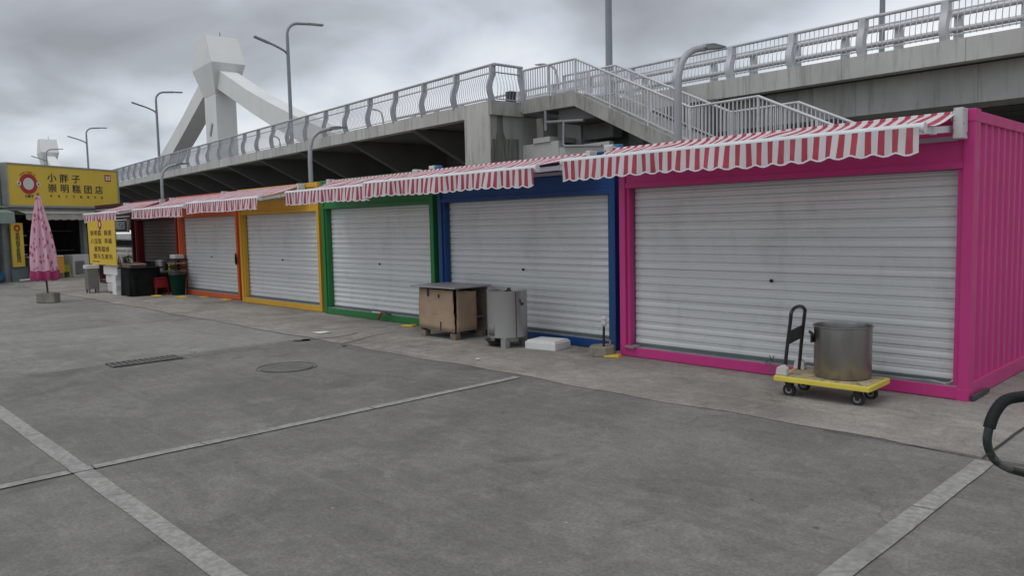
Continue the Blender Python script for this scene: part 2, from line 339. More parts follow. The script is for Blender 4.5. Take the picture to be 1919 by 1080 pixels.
# ---------------------------------------------------------------- mesh helpers
class MB:
    def __init__(self):
        self.v = []; self.f = []
    def add(self, vs, fs):
        b = len(self.v)
        self.v += [tuple(p) for p in vs]
        self.f += [tuple(i + b for i in q) for q in fs]
        return self
    def box(self, x0, x1, y0, y1, z0, z1):
        vs = [(x, y, z) for z in (z0, z1) for y in (y0, y1) for x in (x0, x1)]
        return self.add(vs, [(0, 2, 3, 1), (4, 5, 7, 6), (0, 1, 5, 4), (2, 6, 7, 3), (0, 4, 6, 2), (1, 3, 7, 5)])
    def prism(self, poly, off):
        n = len(poly); off = Vector(off)
        vs = [Vector(p) for p in poly] + [Vector(p) + off for p in poly]
        fs = [tuple(range(n)), tuple(range(2 * n - 1, n - 1, -1))]
        fs += [(i, (i + 1) % n, n + (i + 1) % n, n + i) for i in range(n)]
        return self.add(vs, fs)
    def bar(self, p0, p1, w, h, up=(0, 0, 1)):
        p0 = Vector(p0); p1 = Vector(p1); d = (p1 - p0).normalized(); u = Vector(up)
        s = d.cross(u)
        if s.length < 1e-4: s = d.cross(Vector((0, 1, 0)))
        s.normalize(); u = s.cross(d)
        s *= w / 2; u *= h / 2
        vs = [p + a * s + b * u for p in (p0, p1) for a, b in ((-1, -1), (1, -1), (1, 1), (-1, 1))]
        return self.add(vs, [(0, 1, 2, 3), (7, 6, 5, 4), (0, 4, 5, 1), (1, 5, 6, 2), (2, 6, 7, 3), (3, 7, 4, 0)])
    def tube(self, pts, r, n=8):
        pts = [Vector(p) for p in pts]; m = len(pts)
        rs = list(r) if isinstance(r, (list, tuple)) else [r] * m
        T = [(pts[min(i + 1, m - 1)] - pts[max(i - 1, 0)]).normalized() for i in range(m)]
        ref = Vector((0, 0, 1)) if abs(T[0].z) < 0.9 else Vector((1, 0, 0))
        s = T[0].cross(ref).normalized()
        vs = []
        for i in range(m):
            s = (s - T[i] * s.dot(T[i])).normalized(); u = T[i].cross(s)
            vs += [pts[i] + (s * math.cos(2 * math.pi * k / n) + u * math.sin(2 * math.pi * k / n)) * rs[i] for k in range(n)]
        fs = [(i * n + k, i * n + (k + 1) % n, (i + 1) * n + (k + 1) % n, (i + 1) * n + k) for i in range(m - 1) for k in range(n)]
        fs += [tuple(range(n - 1, -1, -1)), tuple((m - 1) * n + k for k in range(n))]
        return self.add(vs, fs)
    def lathe(self, prof, n=32, c=(0, 0, 0), axis='z', cap0=True, cap1=True):
        vs = []
        for r, z in prof:
            for k in range(n):
                a = 2 * math.pi * k / n
                if axis == 'z': p = (c[0] + r * math.cos(a), c[1] + r * math.sin(a), c[2] + z)
                elif axis == 'y': p = (c[0] + r * math.cos(a), c[1] + z, c[2] + r * math.sin(a))
                else: p = (c[0] + z, c[1] + r * math.cos(a), c[2] + r * math.sin(a))
                vs.append(p)
        m = len(prof)
        fs = [(i * n + k, i * n + (k + 1) % n, (i + 1) * n + (k + 1) % n, (i + 1) * n + k) for i in range(m - 1) for k in range(n)]
        if cap0: fs.append(tuple(range(n - 1, -1, -1)))
        if cap1: fs.append(tuple((m - 1) * n + k for k in range(n)))
        return self.add(vs, fs)
    def loft(self, rings, close=True):
        n = len(rings[0]); vs = [p for r in rings for p in r]; m = len(rings)
        fs = [(i * n + k, i * n + (k + 1) % n, (i + 1) * n + (k + 1) % n, (i + 1) * n + k) for i in range(m - 1) for k in range(n)]
        if close: fs += [tuple(range(n - 1, -1, -1)), tuple((m - 1) * n + k for k in range(n))]
        return self.add(vs, fs)
    def build(self, name, m, parent=None, smooth=None, bevel=0.0, solid=0.0):
        me = bpy.data.meshes.new(name)
        me.from_pydata(self.v, [], self.f)
        bm = bmesh.new(); bm.from_mesh(me)
        bmesh.ops.recalc_face_normals(bm, faces=bm.faces)
        if bevel:
            es = [e for e in bm.edges if len(e.link_faces) == 2 and e.calc_face_angle(0) > 0.6]
            bmesh.ops.bevel(bm, geom=es, offset=bevel, segments=2, profile=0.6, affect='EDGES', clamp_overlap=True)
        bm.to_mesh(me); bm.free()
        me.materials.append(m)
        if smooth is not None:
            for p in me.polygons: p.use_smooth = True
            me.set_sharp_from_angle(angle=R_(smooth))
        o = bpy.data.objects.new(name, me)
        col.objects.link(o)
        if parent: o.parent = parent
        if solid:
            md = o.modifiers.new('thickness', 'SOLIDIFY'); md.thickness = solid; md.offset = 0
        return o
def tag(o, label=None, cat=None, group=None, kind=None):
    if label: o['label'] = label
    if cat: o['category'] = cat
    if group: o['group'] = group
    if kind: o['kind'] = kind
    return o
def empty(name, loc, label=None, cat=None, rz=0.0, group=None):
    e = bpy.data.objects.new(name, None); col.objects.link(e)
    e.location = loc; e.rotation_euler = (0, 0, rz); e.empty_display_size = 0.2
    return tag(e, label, cat, group)
def copy_tree(o, parent=None):
    c = o.copy(); col.objects.link(c)
    if parent: c.parent = parent
    for ch in list(o.children): copy_tree(ch, c)
    return c
def arc(c, r, a0, a1, n, u, v):
    c = Vector(c); u = Vector(u); v = Vector(v)
    return [c + (u * math.cos(R_(a0 + (a1 - a0) * i / n)) + v * math.sin(R_(a0 + (a1 - a0) * i / n))) * r for i in range(n + 1)]
def smoothline(P, n=6):
    P = [Vector(p) for p in P]; out = []
    for i in range(len(P) - 1):
        p0 = P[max(i - 1, 0)]; p1 = P[i]; p2 = P[i + 1]; p3 = P[min(i + 2, len(P) - 1)]
        for k in range(n):
            t = k / n
            out.append(0.5 * ((2 * p1) + (p2 - p0) * t + (2 * p0 - 5 * p1 + 4 * p2 - p3) * t * t + (3 * p1 - p0 - 3 * p2 + p3) * t ** 3))
    out.append(P[-1]); return out
def text(items, name, m, parent, mw=None, bold=0.0, depth=0.003):
    """items: (string, x, z, size, angle) in the plane y = 0 facing -y; joined into one lettering mesh"""
    bm = bmesh.new()
    for s, x, z, size, ang in items:
        cu = bpy.data.curves.new('t', 'FONT'); cu.body = s; cu.size = size
        cu.align_x = 'CENTER'; cu.align_y = 'CENTER'; cu.extrude = depth; cu.offset = bold * size
        cu.resolution_u = 3
        ob = bpy.data.objects.new('t', cu); col.objects.link(ob)
        bpy.context.view_layer.update()
        me = bpy.data.meshes.new_from_object(ob.evaluated_get(bpy.context.evaluated_depsgraph_get()))
        me.transform(Matrix.Translation((x, 0, z)) @ Matrix.Rotation(ang, 4, 'Y') @ Matrix.Rotation(R_(90), 4, 'X'))
        bm.from_mesh(me)
        bpy.data.objects.remove(ob); bpy.data.curves.remove(cu); bpy.data.meshes.remove(me)
    me = bpy.data.meshes.new(name); bm.to_mesh(me); bm.free(); me.materials.append(m)
    o = bpy.data.objects.new(name, me); col.objects.link(o); o.parent = parent
    if mw: o.matrix_local = mw
    return o
def struct(name, mb, m, **k):
    return tag(mb.build(name, m, **k), kind='structure')

# ================================================================ ground
g = MB(); g.add([(-900, -900, 0), (900, -900, 0), (900, 900, 0), (-900, 900, 0)], [(0, 1, 2, 3)])
struct('ground', g, M['plain'])
g = MB()
g.add([(-10.5, -30, 0.004), (45, -30, 0.004), (45, 5.97, 0.004), (-10.5, 5.97, 0.004)], [(0, 1, 2, 3)])
struct('parking_pavement', g, M['slab'])
g = MB()   # browner strip in front of the row, with a ragged edge
top = []; bot = []
x = -40.0
while x < -1.5:
    w = 0.03 * math.sin(x * 1.7) + 0.022 * math.sin(x * 5.3 + 1)
    bot.append((x, 5.86 + w, 0.008)); x += 0.22
bot.append((-1.5, 5.85, 0.008))
g.v = bot + [(p[0], 11.5, 0.008) for p in bot]
n = len(bot); g.f = [(i, i + 1, n + i + 1, n + i) for i in range(n - 1)]
struct('forecourt_pavement', g, M['apron'])
g = MB()
def ragged(x0, y0, x1, y1, w, z, step=0.3, j=0.004):
    a = Vector((x0, y0, z)); b = Vector((x1, y1, z)); d = b - a; L = d.length; d.normalize(); s = Vector((-d.y, d.x, 0))
    k = max(2, int(L / step)); L_ = []; R = []
    for i in range(k + 1):
        p = a + d * (L * i / k)
        L_.append(p + s * (w / 2 + random.uniform(-j, j))); R.append(p - s * (w / 2 + random.uniform(-j, j)))
    g.add(L_ + R, [(i, i + 1, k + 1 + i + 1, k + 1 + i) for i in range(k)])
ragged(-40, 1.5, 30, 1.5, 0.125, 0.008)
struct('pavement_band', g, M['band'])
g = MB(); ragged(-5.93, -20, -5.93, 5.78, 0.1, 0.012)
struct('pavement_band', g, M['band'])
g = MB(); ragged(-1.47, -20, -1.47, 5.78, 0.12, 0.012)
struct('pavement_band', g, M['band'])
g = MB()
def jointline(P, w, z=0.0145):
    for (x0, y0), (x1, y1) in zip(P[:-1], P[1:]):
        a = Vector((x0, y0, z)); b = Vector((x1, y1, z)); d = (b - a).normalized(); s = Vector((-d.y, d.x, 0)) * w / 2
        g.add([a - s, b - s, b + s, a + s], [(0, 1, 2, 3)])
def wob(x0, y0, x1, y1, n=10, j=0.005):
    return [(x0 + (x1 - x0) * i / n + random.uniform(-j, j), y0 + (y1 - y0) * i / n + random.uniform(-j, j)) for i in range(n + 1)]
jointline(wob(-10.52, -6, -10.52, 5.55, 30), 0.014)
jointline(wob(-10.16, 2.95, -10.17, 3.9, 6), 0.022); jointline(wob(-10.17, 3.95, -10.19, 4.9, 6), 0.012)
jointline(wob(-5.985, -2, -5.985, 1.45, 10), 0.008)
for xx in (-7.3, -5.2, -3.4, -0.9): jointline([(xx, 1.44), (xx + 0.03, 1.56)], 0.006)
for yy in (0.6, 1.42, 2.35, 3.9): jointline([(-5.98, yy), (-5.88, yy + 0.01)], 0.006)
for yy in (3.2, 4.6): jointline([(-1.53, yy), (-1.41, yy + 0.02)], 0.006)
jointline([(-5.98, 1.575), (-5.88, 1.572)], 0.008)
jointline(wob(-1.5, 5.85, -1.5, 9.0, 12), 0.014)
jointline(wob(-1.5, 5.85, -2.6, 5.84, 6), 0.012)
jointline(wob(-1.5, 5.84, 6, 5.84, 12), 0.016)
jointline(smoothline([(-10.42, 5.74, 0), (-10.2, 5.95, 0), (-10.2, 6.25, 0), (-10.35, 6.6, 0)], 4) and [(-10.40, 5.72), (-10.27, 5.9), (-10.22, 6.15), (-10.27, 6.4), (-10.36, 6.62)], 0.022)
jointline([(-9.55, 5.8), (-9.7, 6.2), (-9.9, 6.6), (-10.0, 7.1)], 0.014)
jointline(wob(-15.2, 2.5, -14.65, 5.7, 10), 0.02)
jointline(wob(-22, 1.2, -20, 6.0, 10), 0.02)
struct('pavement_joint', g, M['joint'])
g = MB(); jointline([(-10.43, 5.55), (-10.3, 5.75), (-10.36, 5.65)], 0.12, 0.018); jointline([(-9.35, 5.74), (-9.5, 5.84)], 0.06, 0.018)
struct('pavement_patch', g, M['cover'])

d = empty('drain_grate', (-10.33, 3.42, 0.0), 'rusty slotted drain grate let into the paving beside the long joint', 'drain grate')
m = MB()
m.box(-0.16, -0.13, -0.42, 0.42, 0.005, 0.026); m.box(0.13, 0.16, -0.42, 0.42, 0.005, 0.026)
for i in range(13): m.box(-0.13, 0.13, -0.41 + i * 0.068, -0.385 + i * 0.068, 0.006, 0.025)
m.build('frame', M['cover'], d, bevel=0.002)
MB().box(-0.13, 0.13, -0.41, 0.41, 0.004, 0.0105).build('pit', M['iron'], d)
d = empty('manhole_cover', (-8.49, 4.42, 0.0), 'round worn manhole cover set flush in the dark concrete', 'manhole cover')
m = MB(); m.lathe([(0.0, 0.0145), (0.3, 0.0145), (0.31, 0.012)], 40, cap0=False, cap1=False)
for k in range(4): m.box(-0.2 + k * 0.12, -0.16 + k * 0.12, -0.16, 0.16, 0.0145, 0.017)
m.build('lid', M['cover'], d)
MB().lathe([(0.342, 0.004), (0.342, 0.013), (0.35, 0.013), (0.353, 0.004)], 40, cap0=False, cap1=False).build('rim', M['cover'], d)

# ================================================================ shipping containers
HC = 2.56
def slat_profile(z0, z1, pitch=0.0925):
    pr = []
    z = z0; k = 0
    while z < z1 - 1e-6:
        p = min(pitch, z1 - z); e = random.uniform(-0.002, 0.002)
        pr += [(0.015, z), (-0.004 + e, z + 0.003), (-0.0065 + e, z + p * 0.2), (-0.0065 - e, z + p * 0.55), (0.001, z + p * 0.62), (-0.004, z + p * 0.68), (-0.004, z + p * 0.88), (0.015, z + p * 0.915)]
        z += pitch; k += 1
    pr.append((0.012, z1))
    return pr
def corrug(mb, axis, fixed, a0, a1, z0, z1, dep, pitch=0.2):
    """vertical trapezoid corrugation along axis; dep is the signed depth of the folds"""
    P = []; a = a0
    while a < a1 - 1e-6:
        for da, dd in ((0.0, 0), (0.07, 0), (0.1, 1), (0.17, 1)):
            q = a + da * pitch / 0.2
            if q < a1: P.append((q, fixed + dep * dd))
        a += pitch
    P.append((a1, fixed))
    vs = []
    for z in (z0, z1):
        for q, o in P: vs.append((q, o, z) if axis == 'x' else (o, q, z))
    n = len(P)
    mb.add(vs, [(i, i + 1, n + i + 1, n + i) for i in range(n - 1)])
def container(name, x0, x1, yf, m, label, ztop=2.03, open_z=None, jamb=0.13, fold_side=True, extra=None, depth=2.43, postw=0.09, inner=None):
    W = x1 - x0
    r = empty(name, (x0, yf, 0), label, 'container', group='row of painted container kiosks')
    fr = MB()
    p = postw
    for xa in (0, W - p):
        fr.box(xa, xa + p, 0, 0.16, 0.012, HC)
        fr.box(xa, xa + p, depth - 0.16, depth, 0.012, HC)
    fr.box(p, W - p, 0.004, 0.1, HC - 0.09, HC - 0.002); fr.box(p, W - p, depth - 0.1, depth - 0.004, HC - 0.09, HC - 0.002)
    fr.box(p, W - p, depth - 0.12, depth - 0.004, 0.014, 0.15)
    for xa in (0.004, W - 0.064):
        fr.box(xa, xa + 0.06, 0.16, depth - 0.16, HC - 0.1, HC - 0.004); fr.box(xa, xa + 0.06, 0.16, depth - 0.16, 0.014, 0.16)
    fr.build('frame', m, r, bevel=0.008)
    h = MB(); h.box(p, W - p, 0.022, 0.05, ztop + 0.06, HC - 0.09)
    h.build('header_panel', m, r)
    MB().box(p, W - p, 0.006, 0.14, ztop, ztop + 0.06).build('lintel', m, r, bevel=0.008)
    s = MB(); s.box(p, W - p, 0.003, 0.24, 0.014, 0.125)
    s.build('sill', m, r, bevel=0.006)
    for xa in (p, W - p - 0.045):
        MB().box(xa, xa + 0.045, 0.03, 0.2, 0.125, ztop).build('jamb', m, r, bevel=0.004)
    for sx, sgn in ((0.02, 1), (W - 0.02, -1)):
        if inner == 'open': break
        w = MB(); corrug(w, 'y', sx, 0.16, depth - 0.16, 0.15, HC - 0.09, 0.026 * sgn)
        w.build('side_wall', m, r)
    rf = MB(); rf.box(0.06, W - 0.06, 0.1, depth - 0.1, HC - 0.04, HC - 0.02); rf.build('roof', m, r)
    if inner != 'open':
        w = MB(); corrug(w, 'x', depth - 0.02, p, W - p, 0.15, HC - 0.09, -0.036); w.build('back_wall', m, r)
        fl = MB(); fl.box(p, W - p, 0.24, depth - 0.12, 0.02, 0.1); fl.build('floor_panel', M['darkroom'], r)
    if inner is None:
        a, b = p + 0.055, W - p - 0.055
        pr = slat_profile(0.165, ztop)
        sh = MB(); nX = 2
        vs = [(x, jamb + 0.012 + o, z) for x in (a, b) for o, z in pr]
        n = len(pr)
        sh.add(vs, [(i, i + 1, n + i + 1, n + i) for i in range(n - 1)])
        sh = sh.build('shutter', M['shutter'], r, smooth=50)
        for xa in (p + 0.045, W - p - 0.055): MB().box(xa, xa + 0.01, jamb - 0.006, jamb + 0.05, 0.13, ztop).build('guide_rail', M['seal'], sh)
        MB().box(a, b, jamb - 0.008, jamb + 0.022, 0.126, 0.17).build('bottom_bar', M['seal'], sh)
        lk = MB(); lk.lathe([(0.019, -0.012), (0.019, 0.0)], 16, (a + (b - a) * 0.5, jamb, 1.0), 'y')
        lk.lathe([(0.009, -0.022), (0.011, -0.012)], 8, (a + (b - a) * 0.5, jamb, 1.0), 'y')
        lk.build('lock', M['black'], sh, smooth=40)
    MB().box(p, W - p, 0.02, jamb - 0.02, 0.125, 0.132).build('threshold', M['steel_sill'], r)
    return r
pinkc = container('container_kiosk', -5.93, -2.07, 7.56, M['pink'], 'magenta pink container with closed shutter at the near end of the row', ztop=2.06)
bluec = container('container_kiosk', -9.74, -6.17, 7.78, M['blue'], 'blue container with closed shutter behind the cardboard-sided table', ztop=2.02)
greenc = container('container_kiosk', -13.31, -9.86, 7.78, M['green'], 'green container with closed shutter between the yellow and blue ones', ztop=2.02)
yellc = container('container_kiosk', -17.05, -13.53, 7.85, M['yellow'], 'yellow container with closed shutter and bare yellow header', ztop=1.99)
orac = container('container_kiosk', -21.0, -17.45, 7.98, M['orange'], 'orange container with closed shutter left of the yellow one', ztop=2.0)
redc = container('container_kiosk', -24.35, -21.15, 8.0, M['red'], 'dark red container with its grey shutter half lowered over a dark interior', ztop=2.0, inner='half')
sh = MB(); pr = slat_profile(0.78, 2.0)
vs = [(x, 0.2 + o, z) for x in (0.14, 3.06) for o, z in pr]; n = len(pr)
sh.add(vs, [(i, i + 1, n + i + 1, n + i) for i in range(n - 1)])
sh.build('shutter', M['shutter_dark'], redc, smooth=50)
b = MB(); b.add([(0.07, 0.24, 0.02), (0.07, 2.3, 0.02), (3.13, 2.3, 0.02), (3.13, 0.24, 0.02), (0.07, 0.24, 2.45), (0.07, 2.3, 2.45), (3.13, 2.3, 2.45), (3.13, 0.24, 2.45)], [(0, 1, 5, 4), (1, 2, 6, 5), (2, 3, 7, 6)]); b.build('shade_lining', M['darkroom'], redc)  # near-black sheets added inside to stand in for the interior shade
MB().box(0.75, 2.0, 0.0, 0.02, 2.075, 2.2).build('sign_board', M['orangeboard'], redc, bevel=0.003)
marc = container('container_kiosk', -28.0, -24.6, 8.0, M['maroon'], 'open maroon container frame left of the dark red one, seen right through', ztop=2.03, inner='open')
for i in range(3): MB().box(0.1, 3.3, -0.012, 0.02, 2.12 + i * 0.13, 2.15 + i * 0.13).build('header_trim', M['rail'], marc)
# corner castings and odd details of the pink one
for z0 in (0.004, HC - 0.1):
    MB().box(3.86 - 0.1, 3.864, -0.006, 0.14, z0, z0 + 0.11).build('corner_casting', M['pink'], pinkc, bevel=0.006)
lp = MB(); lp.prism([(0.09, -0.03, 0.128), (0.24, -0.05, 0.118), (0.24, 0.1, 0.135), (0.09, 0.1, 0.14)], (0, 0, 0.012)); lp.build('loose_strip', M['steel_sill'], pinkc)
cb = MB(); cb.tube(smoothline([(2.3, 0.05, 0.142), (2.7, 0.03, 0.14), (3.1, 0.06, 0.14), (3.4, 0.04, 0.145), (3.55, 0.02, 0.155), (3.66, 0.05, 0.14), (3.72, 0.04, 0.17), (3.74, 0.08, 0.2)]), 0.011, 6)
tag(cb.build('cable', M['steel_sill'], None, smooth=60), 'grey cable lying along the pink sill at its right end', 'cable').location = (-5.93, 7.56, 0)
MB().bar((3.885, 0.03, 0.04), (3.885, 0.5, 0.04), 0.03, 0.035).build('ground_bar', M['iron'], pinkc)
tie = MB()
for k in range(7):
    a = k * 0.9
    tie.tube(smoothline([(0, 0, 0), (0.03 * math.cos(a), -0.02, 0.03), (0.06 * math.cos(a), -0.03, 0.05 * math.sin(a * 1.7) + 0.01)], 3), 0.006, 5)
tie.tube([(0.0, -0.045, 0), (0.005, -0.05, -0.12)], 0.006, 5)
tag(tie.build('twine_knot', M['seal'], None), 'dark green twine knotted on the pink sill behind the trolley', 'twine').location = (-3.92, 7.56, 0.165)

# ================================================================ striped awnings
def awning(x0, x1, yf, zf, yb, zb, label, arms=(True, True), brk=(True, True), vh=0.21, sag=0.05, skew=0.0):
    W = x1 - x0
    r = empty('awning', (x0, yf, zf), label, 'awning', group='striped awnings over the container row')
    D = yb - yf; dz = zb - zf
    nx = int(W / 0.0335); ny = 8
    cn = MB(); vs = []
    for j in range(ny + 1):
        v = j / ny
        for i in range(nx + 1):
            u = i / nx
            s = -sag * math.sin(math.pi * v) * (0.75 + 0.25 * math.sin(u * math.pi * 6)) - (0.012 * math.sin(u * 37 + 2 * v) + 0.016 * math.sin(u * 13.7 + 3 * v + x0) + 0.01 * math.sin(u * 71 + x0)) * math.sin(math.pi * v)
            vs.append((W * u, D * v, dz * v + s + 0.035))
    cn.add(vs, [(j * (nx + 1) + i, j * (nx + 1) + i + 1, (j + 1) * (nx + 1) + i + 1, (j + 1) * (nx + 1) + i) for j in range(ny) for i in range(nx)])
    cn.build('canopy', M['stripe'], r, smooth=60)
    vl = MB(); vs = []; hem = []
    nz = 7
    for j in range(nz + 1):
        v = j / nz
        for i in range(nx + 1):
            u = W * i / nx
            sc_ = 0.026 * (0.5 - 0.5 * math.cos(2 * math.pi * u / 0.175))
            wv = 0.016 * math.sin(2 * math.pi * u / 0.175) * v + (0.018 * math.sin(u * 5.1 + 1 + x0) + 0.012 * math.sin(u * 11.3 + 2 * x0)) * v
            y = -0.036 - 0.012 * v + wv
            z = 0.01 - v * (vh - sc_ + 0.008 * math.sin(u * 3.3 + x0))
            vs.append((u, y, z))
            if j == nz: hem.append((u, y, z))
    vl.add(vs, [(j * (nx + 1) + i, j * (nx + 1) + i + 1, (j + 1) * (nx + 1) + i + 1, (j + 1) * (nx + 1) + i) for j in range(nz) for i in range(nx)])
    va = vl.build('valance', M['stripe'], r, smooth=60)
    hm = MB(); n = len(hem)
    hm.v = [(x, y - 0.004, z) for x, y, z in hem] + [(x, y - 0.004, z - 0.014) for x, y, z in hem] + [(x, y + 0.004, z) for x, y, z in hem] + [(x, y + 0.004, z - 0.014) for x, y, z in hem]
    hm.f = [(i, i + 1, n + i + 1, n + i) for i in range(n - 1)] + [(2 * n + i, 2 * n + i + 1, 3 * n + i + 1, 3 * n + i) for i in range(n - 1)] + [(n + i, n + i + 1, 3 * n + i + 1, 3 * n + i) for i in range(n - 1)]
    hm.build('hem', M['hem'], va)
    fb = MB(); fb.tube([(-0.012, 0, 0.01), (W + 0.012, 0, 0.01)], 0.036, 10)
    fb.build('front_bar', M['bar_white'], r, smooth=50)
    for xa in (-0.03, W + 0.012): MB().lathe([(0.044, 0), (0.044, 0.022)], 14, (xa, 0, 0.005), 'x').build('end_cap', M['white'], r, smooth=40)
    ro = MB(); ro.tube([(0.03, D, dz + 0.01), (W - 0.03, D, dz + 0.01)], 0.04, 10)
    ro.build('roller', M['stripe'], r, smooth=50)
    MB().box(0.0, W, D + 0.03, D + 0.07, dz - 0.2, dz - 0.16).build('torsion_bar', M['steel_sill'], r)
    for on, xa in zip(arms, (0.06, W - 0.05)):
        if not on: continue
        a = MB(); a.bar((xa, D + 0.0, dz - 0.1), (xa - 0.02, 0.03, -0.015), 0.028, 0.055)
        a.lathe([(0.03, -0.035), (0.03, 0.03)], 10, (xa, D * 0.5, (dz - 0.12) * 0.5))
        a.build('arm', M['white'], r)
    for on, xa in zip(brk, (-0.07, W - 0.01)):
        if not on: continue
        b = MB(); b.box(xa, xa + 0.075, D - 0.07, D + 0.075, dz - 0.19, dz + 0.07)
        b.build('bracket', M['bracketm'], r, bevel=0.006)
    return r
awning(-5.95, -2.19, 6.6, 2.34, 7.47, 2.50, 'red and white awning on the pink container, nearest and largest in view')
awning(-10.1, -6.5, 6.7, 2.31, 7.70, 2.50, 'red and white awning on the blue container, its right end short of the pink one')
awning(-12.75, -10.12, 6.8, 2.285, 7.70, 2.49, 'striped awning over the green container, tucked behind the blue container awning')
awning(-17.5, -14.05, 6.9, 2.25, 7.77, 2.48, 'striped awning on the yellow container, leaving its yellow header bare at the right')
awning(-21.0, -17.72, 6.9, 2.2, 7.9, 2.47, 'striped awning over the orange container')
awning(-24.6, -21.78, 6.75, 2.17, 7.9, 2.46, 'striped awning above the yellow menu banner, leftmost of the row')
# odds and ends on the roofs
for i, (x, y, lab) in enumerate(((-6.15, 7.75, 'small white box with blue cap on the gap between pink and blue containers'), (-9.9, 7.9, 'small white box with blue cap on the gap between blue and green containers'))):
    b = empty('roof_box', (x, y, 2.57), lab, 'box', group='small boxes on the container roofs')
    MB().box(-0.12, 0.02, -0.05, 0.05, 0, 0.055).build('casing', M['white'], b, bevel=0.01)
    MB().box(0.022, 0.12, -0.045, 0.045, 0, 0.05).build('cap', M['bluebit'], b, bevel=0.01)

# ================================================================ small things along the forecourt
# platform trolley
t = empty('platform_trolley', (-3.05, 6.98, 0), 'yellow-edged platform trolley with folding black handle carrying a big steel pot', 'trolley', rz=R_(2.0))
dk = MB(); dk.box(-0.39, 0.41, -0.23, 0.23, 0.165, 0.2); dk.build('deck', M['deckwood'], t, bevel=0.006)
bp = MB()
ring = [(-0.46, -0.255), (0.46, -0.255), (0.46, 0.255), (-0.46, 0.255)]
bp.box(-0.42, 0.44, -0.262, -0.23, 0.15, 0.198); bp.box(-0.42, 0.44, 0.23, 0.262, 0.15, 0.198)
bp.box(-0.425, -0.39, -0.23, 0.23, 0.15, 0.198); bp.box(0.41, 0.445, -0.23, 0.23, 0.15, 0.198)
bp.build('bumper', M['bumper'], t, bevel=0.008)
for sx in (-0.31, 0.31):
    for sy in (-0.16, 0.16):
        cs = MB(); cs.box(sx - 0.045, sx + 0.045, sy - 0.04, sy + 0.04, 0.14, 0.15)
        for q in (-0.026, 0.026): cs.prism([(sx - 0.035, sy + q - 0.002, 0.14), (sx + 0.035, sy + q - 0.002, 0.14), (sx + 0.02, sy + q - 0.002, 0.05), (sx - 0.012, sy + q - 0.002, 0.05)], (0, 0.004, 0))
        w = cs.build('caster', M['rubber'], t)
        MB().lathe([(0.03, -0.018), (0.056, -0.018), (0.06, -0.012), (0.06, 0.012), (0.056, 0.018), (0.03, 0.018)], 20, (sx, sy, 0.06), 'y').build('tyre', M['rubber'], w, smooth=40)
        MB().lathe([(0.012, -0.021), (0.032, -0.019), (0.032, 0.019), (0.012, 0.021)], 14, (sx, sy, 0.06), 'y').build('hub', M['hub'], w, smooth=40)
hx = -0.36
pts = [(hx, -0.16, 0.2), (hx + 0.02, -0.155, 0.45), (hx + 0.05, -0.15, 0.72)] + [(hx + 0.055, -0.15 + 0.3 * k / 6 if 0 < k < 6 else (-0.15 if k == 0 else 0.15), 0.78 + 0.05 * math.sin(math.pi * k / 6) ** 0.5) for k in range(7)] + [(hx + 0.05, 0.15, 0.72), (hx + 0.02, 0.155, 0.45), (hx, 0.16, 0.2)]
hd = MB(); hd.tube(smoothline(pts, 4), 0.0165, 10); hnd = hd.build('handle', M['blackpaint'], t, smooth=60)
pp = MB(); pp.bar((hx + 0.028, -0.15, 0.545), (hx + 0.028, 0.15, 0.575), 0.02, 0.12); pp.build('handle_panel', M['black'], hnd, bevel=0.008)
for sy in (-0.19, 0.19):
    k = MB(); k.prism([(hx - 0.06, sy - 0.035, 0.2), (hx + 0.05, sy - 0.035, 0.2), (hx + 0.05, sy - 0.035, 0.27), (hx + 0.01, sy - 0.035, 0.3), (hx - 0.05, sy - 0.035, 0.27)], (0, 0.06, 0))
    k.build('hinge', M['bagwhite'], t, bevel=0.01)
p = empty('cooking_pot', (-2.97, 7.06, 0.2), 'big open stainless steel pot standing on the yellow trolley', 'pot')
b = MB(); b.lathe([(0.0, 0.003), (0.235, 0.003), (0.246, 0.02), (0.248, 0.46), (0.258, 0.466), (0.258, 0.476), (0.246, 0.476), (0.243, 0.46), (0.24, 0.02), (0.0, 0.012)], 56, cap0=False, cap1=False)
b.build('body', M['steel_pot'], p, smooth=40)
for a in (205,):
    h = MB(); ca, sa = math.cos(R_(a)), math.sin(R_(a)); tx, ty = -sa, ca
    P = [(0.248 * ca + tx * q, 0.248 * sa + ty * q, 0.37) for q in (-0.06, 0.06)]
    h.tube(smoothline([P[0], (P[0][0] + 0.03 * ca, P[0][1] + 0.03 * sa, 0.4), (P[0][0] * 0.5 + P[1][0] * 0.5 + 0.04 * ca, P[0][1] * 0.5 + P[1][1] * 0.5 + 0.04 * sa, 0.405), (P[1][0] + 0.03 * ca, P[1][1] + 0.03 * sa, 0.4), P[1]], 4), 0.008, 8)
    h.box(0.246 * ca - 0.012 , 0.246 * ca + 0.004, 0.246 * sa - 0.05, 0.246 * sa + 0.05, 0.31, 0.38)
    h.build('handle', M['black'], p, smooth=50)

